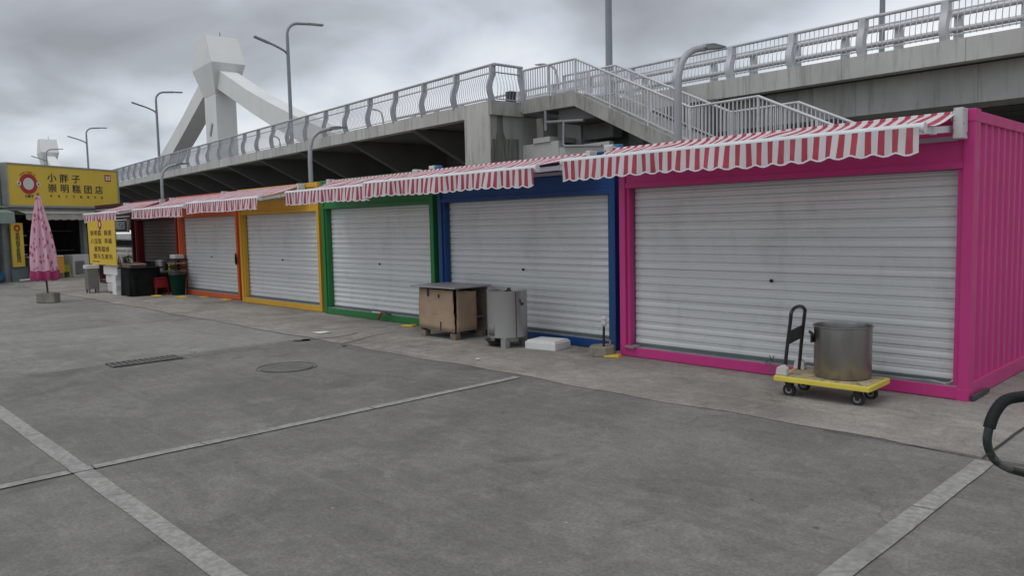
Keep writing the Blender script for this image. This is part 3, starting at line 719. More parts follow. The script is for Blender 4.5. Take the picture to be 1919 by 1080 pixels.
# cardboard-clad steel table
t = empty('work_table', (-8.93, 7.42, 0), 'steel-topped table boxed in with brown cardboard, in front of the blue post', 'table')
tp = MB(); tp.box(-0.53, 0.5, -0.43, 0.29, 0.755, 0.775); tp.build('table_top', M['steel_sill'], t, bevel=0.004)
def sheet(name, P, parent, m, ragged=0.006, th=0.006, nx=10, nz=8):
    a, b, c, d = [Vector(p) for p in P]; mb = MB(); vs = []
    nrm = (b - a).cross(d - a).normalized()
    for j in range(nz + 1):
        for i in range(nx + 1):
            u, v = i / nx, j / nz
            p_ = (a * (1 - u) + b * u) * (1 - v) + (d * (1 - u) + c * u) * v
            if i in (0, nx) or j in (0, nz): p_ = p_ + (b - a).normalized() * random.uniform(-ragged, ragged) + Vector((0, 0, random.uniform(-ragged, ragged)))
            p_ = p_ + nrm * (0.008 * math.sin(u * 5 + v * 3) + random.uniform(-0.003, 0.003))
            vs.append(p_)
    mb.add(vs, [(j * (nx + 1) + i, j * (nx + 1) + i + 1, (j + 1) * (nx + 1) + i + 1, (j + 1) * (nx + 1) + i) for j in range(nz) for i in range(nx)])
    return mb.build(name, m, parent, smooth=60, solid=th)
cp = sheet('front_cardboard', [(-0.44, -0.34, 0.14), (0.42, -0.375, 0.115), (0.41, -0.365, 0.725), (-0.435, -0.33, 0.73)], t, M['card'])
sheet('side_cardboard', [(0.435, -0.34, 0.13), (0.44, 0.05, 0.13), (0.44, 0.03, 0.7), (0.435, -0.33, 0.715)], t, M['card'])
sl = MB(); sl.box(-0.2, -0.19, -0.368, -0.345, 0.62, 0.73); sl.box(0.06, 0.072, -0.372, -0.35, 0.61, 0.66); sl.box(0.1, 0.108, -0.376, -0.355, 0.13, 0.26)
sl.build('slit', M['joint'], cp)
ft = MB()
for sx in (-0.44, 0.42):
    for sy in (-0.3, 0.25): ft.box(sx - 0.015, sx + 0.015, sy - 0.015, sy + 0.015, 0.1, 0.75)
ft.box(-0.43, 0.41, -0.28, 0.24, 0.3, 0.32); ft.box(-0.43, 0.41, -0.3, -0.27, 0.12, 0.15)
ft.build('frame', M['greycab'], t)
bk = MB(); bk.box(-0.42, 0.41, 0.235, 0.25, 0.1, 0.74); bk.box(-0.425, -0.41, -0.28, 0.23, 0.1, 0.74); bk.build('back_panel', M['wood'], t)
for sx, sy, mm in ((-0.36, -0.29, 'wood'), (0.36, -0.31, 'wood'), (-0.36, 0.2, 'wood'), (0.34, 0.2, 'wood')):
    f_ = MB(); f_.box(sx - 0.06, sx + 0.06, sy - 0.05, sy + 0.05, 0.004, 0.1); f_.build('foot_block', M[mm], t, bevel=0.008)
# steel stove drum
t = empty('stove_drum', (-7.6, 7.23, 0), 'tall stainless steel stove drum on square legs, right of the cardboard table', 'stove')
b = MB(); b.lathe([(0.262, 0.14), (0.272, 0.15), (0.272, 0.76), (0.276, 0.77), (0.262, 0.772), (0.258, 0.74), (0.256, 0.6), (0.0, 0.595)], 48, cap0=True, cap1=False)
b.build('body', M['steel'], t, smooth=40)
for a in (-52, 68, 188):
    l = MB(); cx, cy = 0.225 * math.cos(R_(a)), 0.225 * math.sin(R_(a)); l.box(cx - 0.045, cx + 0.045, cy - 0.045, cy + 0.045, 0.004, 0.15)
    l.build('leg', M['steel'], t, bevel=0.006)
dr = MB(); dr.add([(0.2745 * math.cos(R_(a)), 0.2745 * math.sin(R_(a)), z) for z in (0.17, 0.33) for a in range(-112, -80, 4)], [(i, i + 1, 9 + i, 8 + i) for i in range(7)])
dr.build('hatch', M['greycab'], t, smooth=40, solid=0.004)
sm = MB(); a = R_(-18); sm.box(0.273 * math.cos(a) - 0.004, 0.273 * math.cos(a) + 0.004, 0.273 * math.sin(a) - 0.006, 0.273 * math.sin(a) + 0.004, 0.15, 0.76); sm.build('seam', M['iron'], t)
k = MB(); k.tube(smoothline([(0.28 * math.cos(R_(q)), 0.28 * math.sin(R_(q)) , z) for q, z in ((-4, 0.66), (-2, 0.6), (4, 0.58), (8, 0.61))], 4), 0.008, 6); k.build('handle', M['iron'], t)
lid = MB(); lid.tube(smoothline([(-0.1, 0.02, 0.72), (-0.04, 0.05, 0.75), (0.02, 0.02, 0.785), (0.08, 0.0, 0.74)], 4), 0.02, 7)
lid.lathe([(0.0, 0.6), (0.2, 0.62), (0.235, 0.7), (0.24, 0.72)], 24, cap0=False, cap1=False); lid.build('burner', M['rubber'], t, smooth=40)
# bowl, foam box, block
b = MB(); b.lathe([(0.1, 0.006), (0.11, 0.01), (0.165, 0.085), (0.175, 0.088), (0.16, 0.082), (0.1, 0.018), (0.0, 0.016)], 28, cap1=False)
tag(b.build('bowl', M['bowl'], None, smooth=50), 'dark plastic bowl on the ground under the steel stove drum', 'bowl').location = (-7.73, 7.16, 0.006)
f_ = empty('foam_box', (-7.03, 7.42, 0.004), 'white foam box lid lying flat on the ground in front of the blue sill', 'box', rz=R_(10))
MB().box(-0.24, 0.24, -0.19, 0.19, 0.0, 0.105).build('body', M['foam'], f_, bevel=0.015)
fl = MB(); fl.box(-0.22, 0.22, -0.17, 0.17, 0.104, 0.122); fl.build('lid', M['foam'], f_, bevel=0.012)
t = empty('post_base', (-6.1, 7.42, 0.003), 'rough concrete block holding a short black stick, by the blue post', 'post base', rz=R_(8))
b = MB(); b.lathe([(0.165, 0.0), (0.17, 0.02), (0.165, 0.12), (0.14, 0.135), (0.12, 0.125), (0.0, 0.12)], 8, cap1=False); b.build('block', M['stone'], t, bevel=0.01)
b = MB(); b.tube([(0.02, 0, 0.1), (0.03, 0.0, 0.5)], 0.016, 8); b.build('stick', M['black'], t, smooth=50)
b = MB(); b.loft([[(0.03 + r * math.cos(k * 0.785), r * 0.7 * math.sin(k * 0.785), z) for k in range(8)] for r, z in ((0.02, 0.37), (0.042, 0.4), (0.035, 0.44), (0.045, 0.47), (0.025, 0.5))]); b.build('wrapping', M['bagwhite'], t)
b = MB(); b.tube([(0.09, 0.03, 0.12), (0.1, 0.03, 0.2)], 0.014, 7); b.build('stub', M['stone'], t)
gp = MB(); gp.loft([[(r * math.cos(k * 1.05), r * 0.6 * math.sin(k * 1.05), z) for k in range(6)] for r, z in ((0.06, 0.0), (0.07, 0.02), (0.03, 0.05), (0.015, 0.1))])
tag(gp.build('crumpled_bag', M['bagwhite'], None), 'crumpled white plastic bag in the gap between blue and pink containers', 'plastic bag').location = (-6.03, 7.9, 0.004)
def pad(x, y, rz, l, label, L=0.24):
    b = MB(); b.prism([(-L / 2, -0.07, 0), (L / 2, -0.07, 0), (L / 2 - 0.02, -0.07, 0.035), (-L / 2 + 0.03, -0.07, 0.02)], (0, 0.14, 0))
    o = tag(b.build('floor_pad', M['yellowpad'], None, bevel=0.008), label, 'floor pad', 'yellow pads on the ground along the row')
    o.location = (x, y, 0.010); o.rotation_euler = (0, 0, R_(rz))
pad(-5.93, 7.40, 20, 1, 'yellow plastic pad at the foot of the pink left post', 0.22)
pad(-10.36, 7.6, 15, 1, 'yellow plastic pad at the green sill beside the cardboard table', 0.26)
pad(-20.6, 7.2, 5, 1, 'yellow pad on the ground in front of the red stool', 0.36)
pad(-19.65, 7.46, 0, 1, 'yellow pad on the ground in front of the white bag', 0.42)
pad(-19.1, 7.8, 0, 1, 'yellow pad under the left half of the orange sill', 0.3)
pad(-17.9, 7.83, 0, 1, 'yellow pad near the right end of the orange sill', 0.34)
b = MB(); b.add([(-0.13, -0.1, 0), (0.12, -0.09, 0), (0.15, 0.08, 0.004), (-0.08, 0.11, 0)], [(0, 1, 2, 3)])
tag(b.build('paper_scrap', M['paper'], None, solid=0.002), 'flat white paper scrap on the forecourt before the yellow container', 'paper').location = (-10.87, 6.27, 0.018)
for x, y in ((-7.05, 6.2),):
    b = MB(); b.add([(-0.03, -0.02, 0), (0.03, -0.012, 0.008), (0.026, 0.02, 0), (-0.025, 0.016, 0.01)], [(0, 1, 2, 3)])
    tag(b.build('litter', M['paper'], None, solid=0.001), 'tiny pale litter scrap on the concrete ' + ('near the foam box' if y > 6 else 'out in the open lot'), 'litter').location = (x, y, 0.022)
t = empty('clamp', (-11.25, 7.72, 0.128), 'red and black clamp hooked over the green sill', 'clamp')
b = MB(); b.tube([(-0.35, 0, 0.03), (0.1, 0.0, 0.03)], 0.012, 6); b.build('bar', M['white'], t)
b = MB(); b.tube(smoothline([(-0.05, -0.01, 0.04), (0.0, -0.05, 0.02), (-0.02, -0.07, -0.03), (-0.06, -0.07, -0.07)], 3), 0.018, 6); b.tube([(0.0, -0.03, 0.03), (0.1, -0.02, 0.045)], 0.014, 6); b.build('jaw', M['redplastic'], t)
b = MB(); b.tube([(0.1, -0.01, 0.03), (0.22, 0, 0.02)], 0.016, 6); b.build('grip', M['black'], t)
bg_ = MB(); bg_.loft([[(r * math.cos(k * 0.785), r * 0.6 * math.sin(k * 0.785), z) for k in range(8)] for r, z in ((0.02, 0.0), (0.04, 0.05), (0.04, 0.14), (0.03, 0.22), (0.01, 0.28))])
tag(bg_.build('hanging_cloth', M['clothblk'], None), 'black cloth hung on the orange right post', 'cloth').location = (-17.46, 7.93, 0.85)

# ================================================================ cart handle at the right edge of the photo
t = empty('hand_cart', (-0.185, 2.06, 0), 'chipped dark green tube handle of a cart at the right edge, nearest the camera', 'cart')
L = [(-0.10, 0.55, 1.205), (-0.24, 0.17, 1.228), (-0.275, 0.07, 1.228), (-0.305, 0.02, 1.222), (-0.317, -0.02, 1.198), (-0.322, -0.042, 1.165), (-0.323, -0.05, 1.13), (-0.312, -0.042, 1.095), (-0.29, -0.015, 1.07), (-0.262, 0.05, 1.045), (-0.2, 0.2, 0.99), (-0.12, 0.42, 0.9), (-0.05, 0.6, 0.75), (0.0, 0.75, 0.45), (0.02, 0.8, 0.32)]
S = smoothline(L, 6)
b = MB(); b.tube(S, 0.0095, 14); b.build('handle', M['handlegreen'], t, smooth=60)
b = MB(); b.tube(S[4:31], 0.0132, 14); b.build('grip', M['grip'], t, smooth=60)
b = MB(); b.box(-0.1, 0.7, 0.7, 1.5, 0.3, 0.36); b.build('platform', M['handlegreen'], t, bevel=0.01)
for sx in (-0.08, 0.68):
    b = MB(); b.lathe([(0.03, -0.03), (0.16, -0.03), (0.17, -0.015), (0.17, 0.015), (0.16, 0.03), (0.03, 0.03)], 26, (sx, 1.3, 0.17), 'x'); b.build('wheel', M['rubber'], t, smooth=40)
b = MB(); b.tube([(0.02, 0.78, 0.3), (0.02, 0.78, 0.01)], 0.016, 8); b.tube([(0.6, 0.78, 0.3), (0.6, 0.78, 0.01)], 0.016, 8); b.build('stand_leg', M['handlegreen'], t)

# ================================================================ stall clutter at the far left
# banner
t = empty('menu_banner', (-24.05, 6.66, 0.79), 'yellow menu banner with dark lettering hanging under the leftmost striped awning', 'banner')
MB().box(0, 2.3, -0.008, 0.008, 0.0, 1.2).build('sheet', M['board_yellow'], t)
def row(st, x0, dx, z, size): return [(c, x0 + dx * i, z, size, 0) for i, c in enumerate(st)]
text((row('崇明糕', 0.19, 0.17, 0.86, 0.15) + row('烧麦', 0.8, 0.17, 0.86, 0.15) + row('八宝饭', 0.19, 0.17, 0.64, 0.15) + row('寿桃', 0.8, 0.17, 0.64, 0.15) + row('重阳糕饼', 0.33, 0.17, 0.42, 0.15) + row('馒头生煎包', 0.28, 0.17, 0.22, 0.15)), 'lettering', M['ink_brown'], t, Matrix.Translation((0, -0.012, 0.0)) @ Matrix.Diagonal((1.95, 1, 1, 1)), bold=0.006)
b = MB(); b.lathe([(0.07, -0.014), (0.15, -0.014), (0.15, -0.009), (0.07, -0.009)], 24, (1.1, 0, 1.1), 'y', False, False); b.build('ring_emblem', M['ink_red'], t)
b = MB(); b.lathe([(0.068, -0.013), (0.068, -0.009)], 20, (1.1, 0, 1.1), 'y'); b.build('emblem_disc', M['logo_white'], t)
b = MB(); b.box(0.3, 0.9, -0.012, -0.009, 0.07, 0.1); b.build('rule_line', M['ink_brown'], t)
# grey cabinet
t = empty('cabinet', (-23.5, 6.6, 0), 'grey metal cabinet on thin legs below the yellow menu banner', 'cabinet')
MB().box(-0.14, 0.16, -0.22, 0.06, 0.12, 0.68).build('body', M['greycab'], t, bevel=0.008)
MB().box(-0.155, 0.175, -0.24, 0.08, 0.682, 0.78).build('top', M['white'], t, bevel=0.006)
for sx in (-0.11, 0.13):
    for sy in (-0.19, 0.03): MB().box(sx - 0.02, sx + 0.02, sy - 0.02, sy + 0.02, 0.004, 0.12).build('leg', M['greycab'], t)
# foam boxes and the black-covered table
t = empty('freezer_chest', (-22.42, 6.82, 0), 'white chest with stacked foam boxes between grey cabinet and black table', 'chest')
MB().box(-0.7, 0.42, -0.1, 0.5, 0.52, 0.76).build('lid', M['foam'], t, bevel=0.02)
MB().box(-0.66, 0.02, -0.06, 0.46, 0.3, 0.515).build('upper_box', M['foam'], t, bevel=0.012)
MB().box(-0.6, -0.02, -0.05, 0.46, 0.06, 0.295).build('lower_box', M['bagwhite'], t, bevel=0.012)
b = MB(); b.loft([[(0.28 + dx + 0.02 * math.sin(z * 30), y, z) for dx, y in ((-0.24, -0.12), (0.1, -0.13), (0.12, 0.4), (-0.24, 0.4))] for z in (0.01, 0.12, 0.25, 0.4, 0.515)]); b.build('sheet', M['foam'], t)
t = empty('covered_table', (-21.36, 7.1, 0), 'table draped to the ground in black cloth, right of the white foam boxes', 'table')
cl = MB(); rings = []
for z in (0.0, 0.12, 0.3, 0.5, 0.66, 0.7):
    ring = []
    for k in range(64):
        a = 2 * math.pi * k / 64; cx_, sx_ = math.cos(a), math.sin(a)
        rx = 0.42 * (abs(cx_) ** 0.35) * (1 if cx_ > 0 else -1); ry = 0.4 * (abs(sx_) ** 0.35) * (1 if sx_ > 0 else -1)
        w = 1 + (0.05 * math.sin(9 * a) + 0.03 * math.sin(17 * a + 1)) * (1 - z / 0.75)
        ring.append((rx * w, ry * w, 0.006 + z))
    rings.append(ring)
cl.loft(rings); cl.build('cloth', M['clothblk'], t, smooth=60)
MB().box(-0.46, 0.46, -0.42, 0.42, 0.708, 0.745).build('table_top', M['clothblk'], t, bevel=0.006)
for i, lab in enumerate(('lower brown tray lying on the black-draped table', 'upper brown tray stacked askew on the lower one')):
    b = MB(); b.box(-0.4 + 0.03 * i, 0.4, -0.2, 0.2, 0, 0.02); b.box(-0.4 + 0.03 * i, 0.4, -0.2, -0.185, 0.0205, 0.045); b.box(-0.4 + 0.03 * i, 0.4, 0.185, 0.2, 0.0205, 0.045)
    o = tag(b.build('tray', M['wood'], None, bevel=0.003), lab, 'tray', 'trays on the black table'); o.location = (-21.6, 6.98, 0.748 + 0.06 * i); o.rotation_euler = (0, R_(2.5 * i), R_(6 * i))
for i, (x, y, h, lab) in enumerate(((-0.3, 0.05, 0.2, 'clear bottle at the left end of the white foam lid'), (-0.18, 0.0, 0.25, 'tallest clear bottle on the white foam lid'), (-0.07, 0.1, 0.17, 'shortest clear bottle, next to the potted plant'), (-0.24, 0.18, 0.22, 'clear bottle standing behind the others on the foam lid'))):
    b = MB(); b.lathe([(0.04, 0), (0.042, h * 0.6), (0.018, h * 0.8), (0.018, h)], 10)
    o = tag(b.build('bottle', M['bottle'], None, smooth=50), lab, 'bottle', 'bottles on the white foam lid'); o.location = (-22.5 + x, 7.0 + y, 0.762)
t = empty('potted_plant', (-22.15, 7.05, 0.762), 'small green leafy plant in a pot on the white foam boxes', 'plant')
b = MB(); b.lathe([(0.07, 0), (0.09, 0.09)], 12); b.build('pot', M['black'], t)
b = MB()
for i in range(90):
    a = random.uniform(0, 6.28); r = random.uniform(0, 0.17); z = random.uniform(0.08, 0.26); q = random.uniform(0.02, 0.045)
    c_ = Vector((r * math.cos(a), r * math.sin(a), z)); u = Vector((random.uniform(-1, 1), random.uniform(-1, 1), random.uniform(-1, 1))).normalized(); w = u.orthogonal().normalized()
    b.add([c_ - u * q, c_ + w * q * 0.5, c_ + u * q, c_ - w * q * 0.5], [(0, 1, 2, 3)])
b.build('foliage', M['plant'], t)
# stool, bin, bag
def stool(loc, m, label, s=1.0, rz=0):
    t = empty('plastic_stool', loc, label, 'stool', rz=rz)
    MB().box(-0.14 * s, 0.14 * s, -0.14 * s, 0.14 * s, 0.43 * s, 0.46 * s).build('seat', m, t, bevel=0.01)
    for sx in (-1, 1):
        for sy in (-1, 1):
            b = MB(); b.prism([(sx * 0.1 * s, sy * 0.14 * s, 0.43 * s), (sx * 0.14 * s, sy * 0.14 * s, 0.43 * s), (sx * 0.18 * s, sy * 0.18 * s, 0.0), (sx * 0.12 * s, sy * 0.18 * s, 0.0)], (0, -sy * 0.03 * s, 0)); b.build('leg', m, t)
    b = MB(); b.box(-0.13 * s, 0.13 * s, -0.15 * s, -0.13 * s, 0.2 * s, 0.42 * s); b.box(-0.15 * s, -0.13 * s, -0.13 * s, 0.13 * s, 0.2 * s, 0.42 * s); b.box(0.13 * s, 0.15 * s, -0.13 * s, 0.13 * s, 0.2 * s, 0.42 * s); b.build('skirt', m, t)
    return t
stool((-20.93, 7.42, 0.006), M['redplastic'], 'red plastic stool between the black table and the green bin')
t = empty('bin', (-20.5, 7.72, 0.006), 'dark green plastic bin beside the red stool', 'bin')
MB().lathe([(0.16, 0.0), (0.2, 0.5), (0.22, 0.5), (0.22, 0.53), (0.19, 0.53), (0.15, 0.03), (0.0, 0.02)], 24, cap1=False).build('body', M['greenplastic'], t, smooth=40)
b = MB(); b.lathe([(0.2, 0.53), (0.19, 0.56), (0.1, 0.62), (0.0, 0.63)], 20, cap0=False, cap1=False); b.build('bin_liner', M['black'], t)
b = MB(); b.loft([[(r * math.cos(k * 0.6283), r * 0.7 * math.sin(k * 0.6283) , z) for k in range(10)] for r, z in ((0.1, 0.0), (0.14, 0.06), (0.12, 0.2), (0.13, 0.3), (0.06, 0.38))])
tag(b.build('white_bag', M['bagwhite'], None, smooth=50), 'upright white bag leaning at the foot of the orange left post', 'bag').location = (-20.55, 7.83, 0.006)
# shelf with trays inside the red kiosk mouth
t = empty('tray_rack', (-20.98, 7.92, 0), 'rack of stacked trays beside the green bin at the dark red container', 'rack')
for i in range(5): MB().box(-0.3, 0.22, -0.16, 0.16, 0.5 + i * 0.1, 0.53 + i * 0.1).build('shelf', M['steel_sill'] if i % 2 else M['black'], t)
MB().box(-0.2, 0.16, -0.12, 0.12, 0.932, 1.04).build('tub', M['white'], t, bevel=0.02)
MB().box(-0.42, -0.31, -0.1, 0.1, 0.51, 0.78).build('yellow_tin', M['yellowpad'], t, bevel=0.008)
b = MB()
for sx in (-0.3, 0.21):
    for sy in (-0.15, 0.14): b.box(sx, sx + 0.015, sy, sy + 0.015, 0.005, 0.95)
b.build('frame', M['black'], t)
t = empty('prep_table', (-22.2, 7.8, 0), 'dark prep table in the mouth of the dark red container', 'table')
MB().box(-0.75, 0.75, -0.2, 0.25, 0.55, 0.59).build('table_top', M['greycab'], t)
for sx in (-0.7, 0.7): MB().box(sx - 0.02, sx + 0.02, -0.18, 0.23, 0.006, 0.55).build('leg', M['black'], t)
b = MB(); b.lathe([(0.0, 0.0), (0.13, 0.0), (0.13, 0.26), (0.14, 0.27), (0.1, 0.3), (0.0, 0.32)], 20, cap0=False, cap1=False)
tag(b.build('stock_pot', M['steel'], None, smooth=40), 'lidded steel stock pot on the dark prep table', 'pot').location = (-21.72, 7.75, 0.592)
b = MB(); b.lathe([(0.0, 0.0), (0.16, 0.0), (0.17, 0.2), (0.0, 0.22)], 16, cap0=False, cap1=False)
tag(b.build('dark_tub', M['black'], None, smooth=40), 'dark tub on the prep table left of the steel stock pot', 'tub').location = (-22.25, 7.75, 0.592)
# menu board on the maroon frame
t = empty('menu_board', (-25.4, 7.9, 1.85), 'black menu board with white border hung from the maroon container', 'menu board')
MB().box(-0.82, 0.82, -0.02, 0.02, -0.17, 0.17).build('panel', M['black'], t)
b = MB(); b.box(-0.84, 0.84, -0.03, 0.03, 0.17, 0.195); b.box(-0.84, 0.84, -0.03, 0.03, -0.195, -0.17); b.box(-0.84, -0.82, -0.03, 0.03, -0.17, 0.17); b.box(0.82, 0.84, -0.03, 0.03, -0.17, 0.17); b.build('border', M['white'], t)
text([('崇明糕团店', 0.0, 0.0, 0.26, 0)], 'lettering', M['rail'], t, Matrix.Translation((0, -0.026, 0)))
# white railing behind
t = empty('white_railing', (-30.6, 9.0, 0), 'white picket railing seen through the open maroon container', 'railing')
b = MB(); b.box(-1.5, 4.5, -0.03, 0.03, 1.06, 1.14); b.box(-1.5, 4.5, -0.03, 0.03, 0.9, 0.96); b.box(-1.5, 4.5, -0.03, 0.03, 0.42, 0.5); b.build('rail', M['white'], t)
b = MB()
for i in range(46): b.box(-1.5 + i * 0.13, -1.44 + i * 0.13, -0.02, 0.02, 0.5, 0.9)
b.build('picket', M['white'], t)
for i in range(4): MB().box(-1.4 + i * 1.9, -1.3 + i * 1.9, -0.05, 0.05, 0.0, 1.06).build('post', M['white'], t)
t = empty('kiosk', (-42, 15.2, 0), 'pale kiosk with dark doorway behind the white picket railing', 'kiosk')
MB().box(-3, 2.2, 0, 3, 0, 2.6).build('wall', M['palewall'], t)
MB().box(-0.6, 0.3, -0.05, -0.01, 0.0, 2.2).build('door', M['darkroom'], t)
MB().box(0.9, 1.8, -0.04, -0.01, 1.2, 1.9).build('window', M['seal'], t)
MB().box(-2.2, -1.2, -0.04, -0.01, 1.2, 1.9).build('window', M['shutter'], t)

# ================================================================ closed pink parasol
t = empty('closed_parasol', (-21.2, 4.9, 0), 'closed pink floral parasol in a concrete base, standing out in the open lot', 'parasol')
tilt = Vector((-0.09, -0.05, 2.65))
def ax(z): return Vector((tilt.x * z / 2.65, tilt.y * z / 2.65, z))
def ring(z, r, n=72, amp=0.2, ph=0):
    c_ = ax(z)
    return [(c_.x + r * (1 + amp * math.cos(8 * a + ph) + 0.06 * math.sin(3 * a)) * math.cos(a), c_.y + r * (1 + amp * math.cos(8 * a + ph) + 0.06 * math.sin(3 * a)) * math.sin(a), c_.z + 0.02 * math.cos(8 * a)) for a in (2 * math.pi * k / n for k in range(n))]
b = MB(); b.loft([ring(z, r, amp=am) for z, r, am in ((0.78, 0.255, 0.2), (1.05, 0.24, 0.22), (1.3, 0.22, 0.24), (1.6, 0.185, 0.26), (1.8, 0.158, 0.27), (2.05, 0.12, 0.25), (2.3, 0.08, 0.2), (2.5, 0.05, 0.1), (2.58, 0.03, 0.0))], close=False)
b.build('canopy', M['floral'], t, smooth=60)
b = MB(); b.loft([ring(z, r, amp=am) for z, r, am in ((0.55, 0.25, 0.26), (0.6, 0.268, 0.24), (0.7, 0.265, 0.22), (0.778, 0.258, 0.2))], close=False)
b.build('hem', M['umbhem'], t, smooth=60)
b = MB(); b.tube([ax(0.2), ax(2.64)], 0.022, 10); b.build('pole', M['iron'], t, smooth=50)
b = MB(); b.lathe([(0.03, 2.58), (0.035, 2.63), (0.0, 2.66)], 10, (tilt.x, tilt.y, 0), cap1=False); b.build('finial', M['ink_brown'], t)
b = MB(); b.box(-0.22, 0.22, -0.13, 0.13, 0.004, 0.24); bb = b.build('base', M['stone'], t, bevel=0.02); bb.rotation_euler = (0, 0, R_(44))

# ================================================================ left shops
SA = R_(117.99)
shop = empty('shop', (-31.635, 6.03, 0), 'low food shop with dark open front under the big yellow sign', 'shop', rz=SA)
def S(x, y, z): # shop frame to world
    return Matrix.Translation((-31.635, 6.03, 0)) @ Matrix.Rotation(SA, 4, 'Z') @ Vector((x, y, z))
MB().box(0.1, 0.5, 0.1, 0.5, 0, 2.5).build('pier', M['shopwall'], shop)
MB().box(0.1, 5.45, 0.0, 0.25, 2.5, 2.6).build('gutter', M['gutter'], shop, bevel=0.01)
MB().box(-0.05, 5.6, -0.08, 0.3, 2.602, 2.66).build('eaves_strip', M['gutter'], shop)
MB().box(0.1, 5.2, 0.2, 5.2, 2.662, 3.9).build('roof_block', M['shopwall'], shop)
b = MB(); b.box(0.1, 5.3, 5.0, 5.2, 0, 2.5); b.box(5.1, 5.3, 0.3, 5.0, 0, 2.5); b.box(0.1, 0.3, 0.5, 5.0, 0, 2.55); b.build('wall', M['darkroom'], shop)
MB().box(3.5, 3.66, 0.1, 0.3, 0, 2.5).build('pier', M['shopwall'], shop)
MB().box(0.3, 0.95, 0.02, 0.4, 0.0, 0.5).build('plinth', M['tealwall'], shop)
b = MB()
for z in (0.9, 1.25, 1.6): b.box(0.9, 1.8, 1.0, 1.3, z, z + 0.03)
b.build('shelf', M['white'], shop)
b = MB(); b.box(2.25, 2.3, 0.6, 0.65, 0, 2.45); b.box(1.5, 3.5, 0.6, 0.63, 1.75, 1.78); b.box(2.3, 3.5, 0.6, 0.63, 1.0, 1.03); b.build('door_frame', M['iron'], shop)
t = empty('shop_awning', S(0.6, -0.02, 2.49), 'cream canvas awning under the big yellow sign', 'awning', rz=SA)
b = MB(); nA = 140; vs = []
for j, (y, z) in enumerate(((0.05, 0.04), (-0.28, -0.06), (-0.42, -0.1), (-0.44, -0.3))):
    for i in range(nA + 1):
        u = 4.5 * i / nA
        vs.append((u, y + 0.01 * math.sin(u * 9), z - (0.03 * abs(math.sin(u * 9)) if j == 3 else 0)))
b.add(vs, [(j * (nA + 1) + i, j * (nA + 1) + i + 1, (j + 1) * (nA + 1) + i + 1, (j + 1) * (nA + 1) + i) for j in range(3) for i in range(nA)])
b.build('canopy', M['cream'], t, smooth=40)
MB().box(-0.02, 4.52, -0.44, -0.41, -0.12, -0.09).build('front_bar', M['gutter'], t)
t = empty('shop_sign', S(0.27, -0.12, 2.7), 'big yellow shop sign with navy lettering and a red ring emblem', 'sign', rz=SA)
WS, HS = 4.82, 1.42
MB().box(0, WS, 0, 0.25, 0, HS).build('panel', M['board_yellow'], t)
b = MB(); b.box(-0.04, WS + 0.04, -0.03, 0.26, HS, HS + 0.05); b.box(-0.05, 0, -0.03, 0.26, 0, HS); b.box(WS, WS + 0.06, -0.03, 0.26, 0, HS); b.box(-0.04, WS + 0.04, -0.02, 0.26, -0.07, 0); b.build('frame', M['gutter'], t)
lx = [1.77 + 0.53 * i for i in range(5)]
def wide(k): return Matrix.Translation((0, -0.008, 0)) @ Matrix.Diagonal((k, 1, 1, 1))
text([(c, lx[i] / 1.2, 1.0, 0.335, 0) for i, c in enumerate('小胖子')] + [(c, lx[i] / 1.2, 0.62, 0.335, 0) for i, c in enumerate('崇明糕团店')], 'lettering', M['ink'], t, wide(1.2), bold=0.008)
text([(c, 1.7 + 0.33 * i, 0.345, 0.1, 0) for i, c in enumerate('传统工艺糕团老店')], 'tagline', M['ink_brown'], t, wide(1.0), bold=0.01)
ex, ez = 0.8, 0.76
b = MB(); b.lathe([(0.22, -0.014), (0.36, -0.014), (0.36, -0.004), (0.22, -0.004)], 40, (ex, 0, ez), 'y', False, False); b.build('ring_emblem', M['ink_red'], t)
b = MB(); b.lathe([(0.215, -0.01), (0.215, -0.004)], 36, (ex, 0, ez), 'y')
for sx in (-0.39, 0.39): b.lathe([(0.085, -0.02), (0.085, -0.004)], 20, (ex + sx, 0, ez), 'y')
b.build('emblem_disc', M['logo_white'], t)
b = MB()
for sx in (-0.39, 0.39):
    b.lathe([(0.035, -0.024), (0.035, -0.0205)], 16, (ex + sx, 0, ez), 'y')
b.build('emblem_dot', M['ink_red'], t)
text([('小胖子', ex, 0.31, 0.12, 0)], 'emblem_name', M['ink'], t, Matrix.Translation((0, -0.008, 0)), bold=0.01)
arcs = 'XIAO PANG ZI'
text([(c, ex + 0.43 * math.sin(R_(-44 + 8 * i)), ez + 0.41 * math.cos(R_(-44 + 8 * i)), 0.09, R_(-44 + 8 * i)) for i, c in enumerate(arcs) if c != ' '], 'emblem_arc', M['ink_red'], t, Matrix.Translation((0, -0.008, 0)))
b = MB(); b.box(WS - 0.62, WS - 0.32, -0.012, -0.003, 1.0, 1.26); b.build('corner_badge', M['ink_red'], t, bevel=0.004)
b = MB()
for i in range(2):
    for j in range(2): b.box(WS - 0.585 + 0.125 * i, WS - 0.48 + 0.125 * i, -0.017, -0.0125, 1.05 + 0.085 * j, 1.12 + 0.085 * j)
b.build('badge_mark', M['logo_white'], t)
t = empty('vertical_sign', S(0.31, -0.06, 0.52), 'narrow upright yellow sign with a column of dark letters at the left shop pier', 'sign', rz=SA)
MB().box(0, 0.46, 0, 0.06, 0, 1.55).build('panel', M['board_yellow'], t)
text([(c, 0.23, 1.13 - 0.15 * i, 0.17, 0) for i, c in enumerate('崇明糕定胜糕团')], 'lettering', M['ink'], t, Matrix.Translation((0, -0.006, 0)), bold=0.006)
b = MB(); b.lathe([(0.06, -0.012), (0.12, -0.012), (0.12, -0.004), (0.06, -0.004)], 24, (0.23, 0, 1.36), 'y', False, False); b.build('ring_emblem', M['ink_red'], t)
